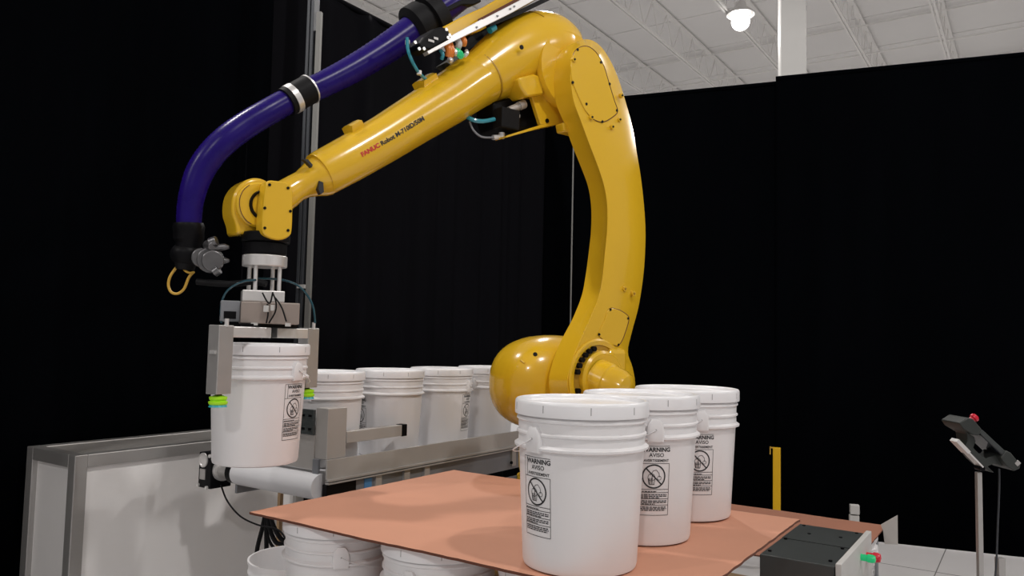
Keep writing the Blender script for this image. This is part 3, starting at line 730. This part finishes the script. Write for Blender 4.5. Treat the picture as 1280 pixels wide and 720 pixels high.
# column details
q = J2 + eh*.20 + nv*.135 + zv*.055
def on_column(px, py):
    c0_ = J2+zv*-.02-nv*.03
    for k in range(900):
        p = at_depth(px, py, 2.5+k*.001); d = p-c0_
        if sum(abs(v)**(2/.82) for v in (d.dot(nv)/.185, d.dot(zv)/.195, d.dot(eh)/.285)) <= 1: return p, d.normalized()
    return p, nv
for px_, py_ in ((669, 443), (712, 486)):
    p, d = on_column(px_, py_)
    bm = B(); cyl(bm, p-d*.01, p+d*.003, .0085, 12); robj('plug', bm, 'black')
p, d = on_column(651, 450); p2, d2 = on_column(656, 454)
bm = B(); tube(bm, [p, p2], .005, 8); robj('highlight_boss', bm)  # tiny boss added as a highlight for the light scar mark
# elbow: casting, boss, bracket
ax_px = [(588, 104.5, 33), (600, 97, 35), (625, 82, 42), (648, 71, 47), (668, 65, 49), (685, 66, 47.5), (697, 72, 42), (706, 80, 30), (711, 84, 12)]
pts = [A(x, y, 0) for x, y, r in ax_px]
def depth_of(p): return (p-CAM).dot(FV)
rad = [r*depth_of(p)/FPX for (x, y, r), p in zip(ax_px, pts)]
bm = B(); tube(bm, smoothpath(pts, 3), [rad[min(i//3, len(rad)-1)]*(1-(i % 3)/3) + rad[min(i//3+1, len(rad)-1)]*((i % 3)/3) for i in range(3*(len(pts)-1)+1)], 40); robj('elbow_casting', bm, smooth=50)
J3 = A(682, 100, 0)
bm = B(); lathe(bm, [(0, -.17), (.15, -.17), (.165, -.15), (.165, -.02), (.158, .0), (.150, .02), (.150, .118), (.158, .125), (.158, OFF-.105), (0, OFF-.10)], 56, along(J3, nv)); robj('elbow_housing', bm)
bm = B(); A.prism(bm, [(648, 97), (668, 92), (679, 96), (680, 118), (659, 121), (651, 108)], .13, .14); robj('cable_boss', bm, smooth=30, bevel=.008)
bm = B(); A.prism(bm, [(665, 121), (700, 110), (712, 150), (704, 153), (676, 156)], .10, .02); robj('gusset_plate', bm, smooth=0, bevel=.003)
bm = B(); A.prism(bm, [(633, 169.5), (676, 156), (704, 151), (704, 154), (676, 160), (633, 172)], .10, .07); robj('lower_plate', bm, smooth=0, bevel=.002)
bolt(684, 151, .102, .009)
bm = B(); A.prism(bm, [(704, 153), (722, 150), (724, 162), (722, 168), (706, 164)], .16, .05); robj('link_stop', bm, smooth=0, bevel=.006)
for q_, o_ in (((652, 59), .14),):
    bolt(*q_, rad[3]-.002, .009)
axd = (pts[4]-pts[2]).normalized(); sv0 = axd.cross(zv).normalized()
if sv0.dot(FV) > 0: sv0 = -sv0
uv0 = sv0.cross(axd).normalized()
if uv0.z < 0: uv0 = -uv0
for ci, f_, a0, a1 in ((4, 0, .75, 1.25), (5, .5, .7, 1.2)):
    c = pts[ci].lerp(pts[ci+1], f_); rr_ = rad[ci]*(1-f_)+rad[ci+1]*f_
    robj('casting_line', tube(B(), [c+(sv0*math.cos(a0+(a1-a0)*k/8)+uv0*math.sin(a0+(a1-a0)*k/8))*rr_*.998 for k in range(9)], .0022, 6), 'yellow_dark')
# motors under the elbow
bm = B(); A.prism(bm, [(616, 128), (655, 117), (666, 122), (678, 155), (634, 168), (622, 160), (618, 148)], .04, .12); mo = robj('axis_motor', bm, 'black', smooth=0, bevel=.01)
bm = B(); c = A(633, 150, .06); obox(bm, c, eh*.045, nv*.03, zv*.04); robj('motor_plug', bm, 'rubber', smooth=0, bevel=.006)
bm = B(); cyl(bm, A(636, 138, .07), A(650, 132, .07), .014, 14); cyl(bm, A(648, 133, .07), A(655, 130, .07), .018, 14); robj('motor_connector', bm, 'steel')
bm = B(); c = A(645, 145, .07); obox(bm, c, eh*.012, nv*.01, zv*.006); robj('motor_connector', bm, 'alu_light', smooth=0)
bm = B(); cyl(bm, A(626, 171, .05), A(616, 172, .05), .010, 10); cyl(bm, A(627, 166, .05), A(627, 173, .05), .012, 10); robj('air_fitting', bm, 'alu_light')
bm = B(); tube(bm, smoothpath([A(584, 146, .03), A(592, 150, .05), (A(604, 151.5, .06)), A(618, 149, .06)], 8), .008, 8); robj('air_tube', bm, 'teal')
bm = B(); tube(bm, smoothpath([A(587, 152, .03), A(592, 163, .04), (A(602, 171, .05)), A(616, 172, .05)], 8), .004, 8); robj('air_tube', bm, 'grey_steel')
# forearm
fa_px = [(399, 219, 27.5), (404, 216.5, 28.5), (440, 197, 29), (480, 174, 29.5), (520, 149, 30.5), (560, 124.5, 32), (585, 107, 33.5), (600, 98, 34.5)]
fpts = [A(x, y, 0) for x, y, r in fa_px]; frad = [r*depth_of(p)/FPX for (x, y, r), p in zip(fa_px, fpts)]
bm = B(); tube(bm, fpts, frad, 56); fa = robj('forearm', bm, smooth=50)
ad = (fpts[-1]-fpts[0]).normalized()
# seam ring between forearm and casting
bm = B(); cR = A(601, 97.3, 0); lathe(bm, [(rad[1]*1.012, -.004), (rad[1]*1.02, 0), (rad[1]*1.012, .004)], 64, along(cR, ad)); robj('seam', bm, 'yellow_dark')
sv = ad.cross(zv).normalized()
if sv.dot(FV) > 0: sv = -sv
upv = sv.cross(ad).normalized()
if upv.z < 0: upv = -upv
def on_arm(s, phi, lift=0):
    """point on the forearm skin: s metres from the wrist end, phi from the camera side upward"""
    d = 0
    for i in range(len(fpts)-1):
        L = (fpts[i+1]-fpts[i]).length
        if s <= d+L or i == len(fpts)-2:
            f = (s-d)/L; c = fpts[i].lerp(fpts[i+1], f); r = frad[i]*(1-f)+frad[i+1]*f; break
        d += L
    return c + (sv*math.cos(phi) + upv*math.sin(phi))*(r+lift)
def s_of(px, py):
    p = A(px, py, .08); return (p-fpts[0]).dot(ad)
# pads on the top of the forearm
for s0, s1 in ((.17, .23), (.52, .60)):
    bm = B()
    ring = lambda s, l: [on_arm(s, ph, l) for ph in (1.15, 1.35, 1.6, 1.85)]
    g = [[bm.verts.new(p) for p in ring(s, l)] for s, l in ((s0, -.01), (s0+.008, .022), (s1-.008, .022), (s1, -.01))]
    for i in range(3):
        for j in range(3): bm.faces.new((g[i][j], g[i][j+1], g[i+1][j+1], g[i+1][j]))
    for j_ in (0, 3): bm.faces.new([g[i][j_] for i in range(4)])
    robj('mounting_pad', bm, smooth=30)
# lettering on the forearm
def arm_text(s, s_start, phi, size, m, bold=0):
    me = text_mesh(s, size, 0, 'LEFT', bold); bm = B(); xs = [v.co.x for v in me.vertices]
    r_ = .095
    bmesh_v = [bm.verts.new(on_arm(s_start+v.co.x, phi+v.co.y/r_, .0012)) for v in me.vertices]
    for p_ in me.polygons:
        try: bm.faces.new([bmesh_v[i] for i in p_.vertices])
        except ValueError: pass
    wdt = max(xs); bpy.data.meshes.remove(me)
    n2 = bpy.data.meshes.new('lettering'); bm.to_mesh(n2); bm.free()
    link('lettering', n2, m, rob, True); return wdt
s0 = s_of(449, 189); s1 = s_of(527, 146)
T1, T2 = 'FANUC', ' Robot M-710iD/50M'
k = .034
me = text_mesh(T1+T2, 1.0); wd = max(v.co.x for v in me.vertices); bpy.data.meshes.remove(me)
k = (s1-s0)/wd
print('text size', k, 'span', s1-s0)
me = text_mesh(T1, k); w1 = max(v.co.x for v in me.vertices); bpy.data.meshes.remove(me)
arm_text(T1, s0, -.10, k, M['red_ink'], .0012)
arm_text(T2.strip(), s0+w1+k*.3, -.10, k, M['ink'], .0008)
# wrist neck
nk = [(404, 219, 26.5), (397, 222, 25), (388, 226, 21), (378, 231, 17.5), (368, 236, 17.5), (358, 243, 19), (346, 252, 19)]
bm = B(); np_ = [A(x, y, 0) for x, y, r in nk]; tube(bm, np_, [r*depth_of(p)/FPX for (x, y, r), p in zip(nk, np_)], 36); robj('wrist_neck', bm, smooth=50)
for ps in ([(379, 199), (383, 202), (390, 209), (391, 206), (385, 199)], [(399, 226), (404, 228), (405, 240), (401, 243), (398, 236)]):
    c = A(ps[2][0], ps[2][1], 0)
    bm = B(); A.prism(bm, ps, .060, .02); robj('vent', bm, 'ink', smooth=0)
# wrist yoke disc and cover
yk = [(297, 293), (295, 280), (291, 268), (290.5, 255), (293, 242), (300, 231), (310, 224), (322, 222), (334, 226), (343, 235), (346, 250), (345, 270), (342, 288)]
bm = B(); A.prism(bm, dens(yk, 3), .010, .10); robj('wrist_yoke', bm, smooth=30, bevel=.01, seg=3)
c5 = A(321, 256, .012)
bm = B(); lathe(bm, [(0, -.004), (.072, -.004), (.072, .012), (.066, .018), (0, .018)], 48, along(A(323, 257, .012), nv)); robj('yoke_ring', bm)
seam_line([(312, 231), (304, 238), (299.5, 250), (301, 264), (307, 275), (314, 280)], .031, .0012, close=False)
bm = B(); lathe(bm, [(.050, .0), (.046, .012), (.040, .010), (.040, 0)], 40, along(A(330, 257, .026), nv)); robj('joint_seal', bm, 'black')
wc = [(333, 228), (337, 225.5), (345, 226), (358, 228), (364, 232), (366, 240), (366, 262), (365, 288), (362, 295), (355, 299), (346, 300), (336, 297), (329, 291), (328, 280), (329, 262), (331, 244)]
bm = B(); A.prism(bm, dens(wc, 3), .085, .055); robj('wrist_cover', bm, smooth=30, bevel=.005)
for q_ in ((337, 231), (360, 235), (331, 260), (363, 264), (331, 285), (360, 288)): bolt(*q_, .086, .0045)

# ------------------------------------------------------------------ gripper
gx = -eh; gn = nv
gx = (rt*math.cos(math.radians(22)) + fw*math.sin(math.radians(22))); gn = Vector((gx.y, -gx.x, 0))
WC = Vector((Wp.x, Wp.y, 0))
def zat(py): return on_plane(332, py, WC, -fw).z
ctop = on_plane(331, 300, WC, -fw); WC = Vector((ctop.x, ctop.y, 0)) if False else Vector((at_depth(331, 330, 2.43).x, at_depth(331, 330, 2.43).y, 0))
gr = thing('vacuum_gripper', 'aluminium vacuum gripper with lime suction cups bolted under the wrist', 'gripper', (WC.x, WC.y, zat(300)))
def gobj(name, bm, m='alu_light', **k): return obj(name, bm, M[m], gr, True, **k)
def gcyl(bm, u, v, z0, z1, r, n=20): return cyl(bm, WC+gx*u-gn*v+zv*z0, WC+gx*u-gn*v+zv*z1, r, n)
def gbox(bm, u0, v0, z0, u1, v1, z1):
    return obox(bm, WC+gx*(u0+u1)/2-gn*(v0+v1)/2+zv*(z0+z1)/2, gx*(u1-u0)/2, gn*(v1-v0)/2, zv*(z1-z0)/2)
z = zat
bm = B(); gcyl(bm, 0, 0, z(319), z(304), .066, 36); gcyl(bm, 0, 0, z(304), z(292), .074, 36); gobj('tool_changer', bm, 'black', bevel=.004)
bm = B(); gcyl(bm, 0, 0, z(334), z(320), .068, 40); gobj('adapter_plate', bm, bevel=.003)
for a in range(4):
    an = PI/4+a*PI/2 + .2
    bm = B(); gcyl(bm, .052*math.cos(an), .052*math.sin(an), z(365), z(334), .0065, 14); gobj('standoff', bm)
bm = B(); gbox(bm, -.065, -.05, z(378), .06, .05, z(364)); gobj('upper_block', bm, 'alu_light', smooth=0, bevel=.003)
bm = B(); gbox(bm, -.068, -.065, z(405), .105, .05, z(378.5)); gobj('manifold', bm, 'beige', smooth=0, bevel=.003)
bm = B(); gbox(bm, -.125, -.045, z(403), -.0685, .05, z(378)); sb = gobj('valve_block', bm, 'grey_steel', smooth=0, bevel=.002)
bm = B(); gbox(bm, -.115, -.047, z(400), -.080, -.0455, z(391)); gobj('valve_window', bm, 'black', smooth=0)
bm = B(); gbox(bm, .0, -.03, z(424), .028, .03, z(409)); gobj('centre_post', bm, 'black', smooth=0)
zb = z(409.5)
# left and right hanging arms, set diagonally
hx = rt*math.cos(math.radians(62)) + fw*math.sin(math.radians(62)); hn = Vector((hx.y, -hx.x, 0))
ARMO = {-1: rt*.030-fw*.020, 1: rt*.014+fw*.010}
def hbox(bm, u0, v0, z0, u1, v1, z1, o=Vector()):
    return obox(bm, WC+o+hx*(u0+u1)/2-hn*(v0+v1)/2+zv*(z0+z1)/2, hx*(u1-u0)/2, hn*(v1-v0)/2, zv*(z1-z0)/2)
def hcyl_(bm, u, v, z0, z1, r, n=20, o=Vector()): return cyl(bm, WC+o+hx*u-hn*v+zv*z0, WC+o+hx*u-hn*v+zv*z1, r, n)
bm = B(); hbox(bm, -.12, -.035, z(409), .12, .035, z(405.5)); gobj('carrier_plate', bm, 'black', smooth=0)
def arm(s):
    bm = B()
    if s < 0: hbox(bm, -.160, -.026, zb-.032, -.010, .020, zb, ARMO[s]*.8)
    else: hbox(bm, .022, -.026, zb-.032, .160, .020, zb, ARMO[s]*.8)
    gobj('cross_arm', bm, 'alu_light', smooth=0, bevel=.002)
    bm = B(); ua, ub = (-.213, -.160) if s < 0 else (.160, .213)
    hbox(bm, ua, -.022, zb-.195, ub, .022, zb+.003, ARMO[s])
    gobj('hanging_arm', bm, 'alu', smooth=0, bevel=.002)
    bm = B(); hbox(bm, ua-.004 if s < 0 else ub, -.012, zb-.08, ua if s < 0 else ub+.004, .010, zb-.07, ARMO[s]); gobj('screw_plate', bm, 'alu_light', smooth=0)
    uu = .186*s
    m_ = Matrix.Translation(WC+ARMO[s]+hx*uu+zv*(zb-.228))
    bm = B()
    lathe(bm, [(0, .0), (.020, .0), (.026, .005), (.027, .011), (.021, .014), (.025, .019), (.025, .025), (.012, .029), (0, .029)], 28, m_); gobj('suction_cup', bm, 'lime')
    bm = B(); lathe(bm, [(.0, -.004), (.026, -.004), (.022, .004), (0, .004)], 28, m_); gobj('cup_lip', bm, 'cyan')
    bm = B(); hcyl_(bm, uu, 0, zb-.200, zb-.193, .010, 12, ARMO[s]); gobj('fitting', bm, 'black')
    # teal tube from the manifold
    bm = B(); hcyl_(bm, uu, -.02, zb-.002, zb+.022, .006, 10, ARMO[s]); gobj('tube_fitting', bm, 'alu_light')
arm(-1); arm(1)
GPm = Plane(WC, -fw)
def gpath(ps, off): return [GPm(x, y, off) for x, y in ps]
bm = B(); tube(bm, smoothpath(gpath([(277, 404), (276, 388), (279, 372), (288, 360), (304, 352), (320, 350)], .06), 8), .0034, 8); gobj('air_tube', bm, 'teal_dark')
bm = B(); tube(bm, smoothpath(gpath([(322, 348), (340, 348.5), (358, 351), (374, 358), (386, 372), (392, 386), (394, 404)], -.03), 8), .0034, 8); gobj('air_tube', bm, 'teal_dark')
for ps in ([(328, 366), (334, 377), (338, 378), (341, 365)], [(341, 366), (345, 378), (344, 390), (336, 404)], [(334, 380), (335, 392), (333, 404)], [(344, 372), (352, 384), (358, 402)]):
    bm = B(); tube(bm, smoothpath(gpath(ps, .075), 5), .0025, 6); gobj('sensor_lead', bm, 'rubber')
bm = B(); obox(bm, GPm(333, 386, .075), rt*.008, fw*.006, zv*.010); obox(bm, GPm(341, 385, .075), rt*.006, fw*.006, zv*.009); gobj('sensor_plug', bm, 'column', smooth=0, bevel=.002)
bm = B(); obox(bm, GPm(318, 405, .07), rt*.009, fw*.006, zv*.004); obox(bm, GPm(360, 406, .07), rt*.007, fw*.006, zv*.005); gobj('cable_clip', bm, 'column', smooth=0)
bm = B(); tube(bm, smoothpath(gpath([(246, 352), (262, 353.5), (285, 355), (300, 354), (318, 352), (333, 355)], .04), 6), [.010]*31, 12); gobj('support_bar', bm, 'rubber')

# ------------------------------------------------------------------ purple hose with end coupling
def H(x, y, D): return at_depth(x, y, D)
hs = thing('dress_hose', 'thick purple cable hose arching from above the forearm to the gripper', 'hose', H(234, 280, 2.42))
hp = [(236, 283, 2.42, 15), (237, 262, 2.42, 15.5), (241, 240, 2.42, 16), (249, 217, 2.43, 17), (262, 196, 2.44, 17.3), (281, 176, 2.46, 17.3), (305, 158, 2.50, 17), (335, 140, 2.55, 16.5), (370, 121, 2.62, 16), (405, 105, 2.68, 16), (440, 87, 2.75, 17), (475, 66, 2.82, 18), (505, 46, 2.88, 19), (530, 28, 2.93, 19.5), (560, 7, 2.98, 17), (590, -14, 3.03, 15), (640, -52, 3.08, 15)]
sp = smoothpath([Vector((a, b, c)) for a, b, c, d in hp], 14); sr = smoothpath([Vector((d, 0, 0)) for a, b, c, d in hp], 14)
P3 = []; R3 = []
for i, (p, r) in enumerate(zip(sp, sr)):
    P3.append(H(p.x, p.y, p.z)); R3.append(r.x*p.z/FPX*(1.0 if i % 2 else .965))
bm = B(); tube(bm, P3, R3, 28); obj('corrugated_hose', bm, M['hose'], hs, True, smooth=60)
def hcyl(ps, rs, n=32): # px,py,D path
    pts_ = [H(*p) for p in ps]; bm = B(); tube(bm, pts_, [r*p[2]/FPX for r, p in zip(rs, ps)], n); return bm
obj('hose_clamp', hcyl([(357, 128, 2.59), (386, 112, 2.645)], [18, 18]), M['rubber'], hs, True, smooth=30)
obj('clamp_band', hcyl([(363, 125, 2.60), (369, 121.5, 2.61)], [18.8, 18.8]), M['alu_light'], hs, True, smooth=30)
obj('clamp_band', hcyl([(386, 112, 2.645), (387.5, 111.2, 2.648)], [18.6, 18.6]), M['alu_light'], hs, True, smooth=30)
obj('hose_coupling', hcyl([(236, 279, 2.42), (236, 284, 2.42), (236, 290, 2.42), (236, 299, 2.42), (236, 304, 2.42), (235, 309, 2.42)], [17.5, 19, 18, 18, 15, 15]), M['black'], hs, True, smooth=30)
bm = B(); superell(bm, H(233, 318, 2.42), rt*.048, fw*.045, zv*.040, 1.0); obj('ball_joint', bm, M['black'], hs, True, smooth=60)
obj('cuff', hcyl([(232, 329, 2.42), (231, 337, 2.42)], [13, 11]), M['rubber'], hs, True)
# metal knuckle clamp with two prongs
bm = B(); cyl(bm, H(263, 325, 2.38), H(263, 325, 2.44), .040, 24); cyl(bm, H(252, 322, 2.38), H(252, 322, 2.44), .030, 24); obj('clamp_body', bm, M['cast'], hs, True, bevel=.004)
bm = B(); cyl(bm, H(266, 326, 2.365), H(266, 326, 2.385), .033, 24); obj('clamp_cover', bm, M['cast'], hs, True, bevel=.004)
bm = B(); cyl(bm, H(262, 304, 2.38), H(271, 301, 2.38), .016, 14); cyl(bm, H(258, 306, 2.39), H(266, 308, 2.37), .014, 14); obj('clamp_screw', bm, M['cast'], hs, True, bevel=.002)
for yy in (309, 326):
    bm = B(); tube(bm, [H(270, yy+1, 2.39), H(281, yy-.5, 2.39), H(286.5, yy, 2.39)], [.012, .010, .005], 12); obj('prong', bm, M['cast'], hs, True)
bm = B(); cyl(bm, H(274, 337, 2.37), H(268, 341, 2.37), .014, 12); obj('clamp_screw', bm, M['cast'], hs, True)
bm = B(); tube(bm, smoothpath([H(222, 332, 2.41), H(213, 345, 2.40), H(210.5, 356, 2.40), (H(214, 365, 2.40)), H(222, 367, 2.40), H(230, 361, 2.40), H(236, 347, 2.40), H(242, 340, 2.41)], 8), .0042, 8); obj('cable_loop', bm, M['wire'], hs, True)
bm = B(); tube(bm, smoothpath([H(228, 332, 2.41), H(231, 338, 2.40), H(237, 341, 2.40), H(243, 340, 2.41)], 8), .0035, 8); obj('cable_loop', bm, M['wire'], hs, True)

# ------------------------------------------------------------------ hose retractor on top of the forearm
rp = A(600, 40, -.02)
rt_ = thing('hose_retractor', 'yellow covered rail unit above the forearm clamping the purple hose', 'hose retractor', rp)
Q = A
def qobj(name, ps, off, th, m, **k):
    bm = B(); Q.prism(bm, ps, off, th); return obj(name, bm, M[m], rt_, True, smooth=0, **k)
qobj('cover', [(553, 34), (575, 22), (592, 14), (604, 9), (640, -12), (720, -52), (735, -40), (660, 6), (602, 38), (566, 48)], .07, .16, 'yellow', bevel=.006)
qobj('rail', [(532, 60.5), (563, 45), (602, 24), (640, 5), (730, -44), (736, -38), (640, 16), (602, 35), (563, 54), (536, 68)], .11, .03, 'alu_light', bevel=.002)
qobj('rail_slot', [(603, 21), (655, -7), (740, -54), (742, -52), (655, -3), (603, 24.5)], .112, .03, 'kraft_edge')
qobj('lower_rail', [(610, 27), (645, 14), (700, -12), (702, -7), (650, 18), (613, 33)], .09, .05, 'black')
for q_ in ((596, 34), (622, 20), (638, 11), (643, 8)): bolt(*q_, .112, .004, rt_, 'grey_steel')
qobj('clamp_block', [(529, 46), (541, 36), (553, 33), (560, 36), (565, 46), (562, 49), (538, 62), (526, 60), (523, 54)], .13, .09, 'black', bevel=.006)
for q_ in ((519, 53), (524, 61), (530, 61), (558, 37), (562, 44), (560, 47)): bolt(*q_, .13, .006, rt_, 'alu_light')
bm = B()
obox(bm, A(539, 51, .132), eh*.012, nv*.001, zv*.004); obox(bm, A(545, 48, .132), eh*.009, nv*.001, zv*.004); obj('clamp_print', bm, M['alu'], rt_, True, smooth=0); bm = None
# saddle ring round the hose
a_, b_ = H(513, 40, 2.90), H(552, 17, 2.96)
bm = B(); tube(bm, [a_, a_.lerp(b_, .1), a_.lerp(b_, .42), a_.lerp(b_, .45), a_.lerp(b_, .55), a_.lerp(b_, .58), a_.lerp(b_, .9), b_], [.062, .088, .090, .074, .074, .090, .088, .062], 36); obj('saddle_ring', bm, M['rubber'], rt_, True, smooth=30)
bm = B(); tube(bm, [H(546, 22, 2.95), H(543, 48, 2.93)], [.055, .045], 16); obj('saddle_neck', bm, M['black'], rt_, True)
qobj('saddle_arm', [(556, 10), (575, 0), (600, -8), (602, 2), (592, 6), (578, 6), (562, 14)], .0, .04, 'black', bevel=.004)
# plugs, cables under the rail
qobj('junction_box', [(585, 45), (612, 30), (632, 24), (622, 38), (597, 58), (583, 66), (578, 56)], .02, .10, 'black', bevel=.006)
qobj('junction_plate', [(558, 78), (566, 82), (600, 60), (594, 54)], .0, .08, 'dark_grey')
bm = B(); cyl(bm, A(612, 38, .07), A(618, 34, .07), .014, 12); obj('air_fitting', bm, M['teal'], rt_, True)
for k_, (a, b, m_, r) in enumerate((((558, 55), (560, 70), 'orange', .013), ((563, 54), (564, 71), 'orange', .009), ((577, 47), (579, 56), 'orange', .012), ((572, 50), (572, 60), 'column', .012), ((551, 63), (552, 74), 'teal', .007), ((569, 64), (576, 70), 'green', .013), ((566, 62), (569, 68), 'alu_light', .009), ((583, 64), (580, 70), 'alu_light', .008), ((561, 73), (563, 77), 'alu_light', .008))):
    bm = B(); tube(bm, smoothpath([A(*a, .08), A((a[0]+b[0])/2+2, (a[1]+b[1])/2, .09), A(*b, .08)], 4), r, 10); obj('plug', bm, M[m_], rt_, True)
bm = B(); tube(bm, smoothpath([A(552, 48, .0), A(580, 62, -.02), A(600, 55, -.02), A(630, 35, -.03)], 6), .018, 10); obj('cable', bm, M['rubber'], rt_, True)
bm = B(); tube(bm, smoothpath([A(509, 47, .09), A(510, 62, .09), A(515, 76, .09), A(523, 90, .07), A(531, 98, .04), A(539, 104, .02)], 8), .006, 8); obj('air_tube', bm, M['teal'], rt_, True)
for q_ in ((509.5, 53), (524, 91), (538, 103)):
    bm = B(); c = A(*q_, .085 if q_[1] < 70 else .07 if q_[1] < 95 else .02); cyl(bm, c-zv*.007, c+zv*.007, .009, 10); obj('tube_clip', bm, M['alu_light'], rt_, True)

# drop the helper 'used' mark
if 'used' in label_me: del label_me['used']
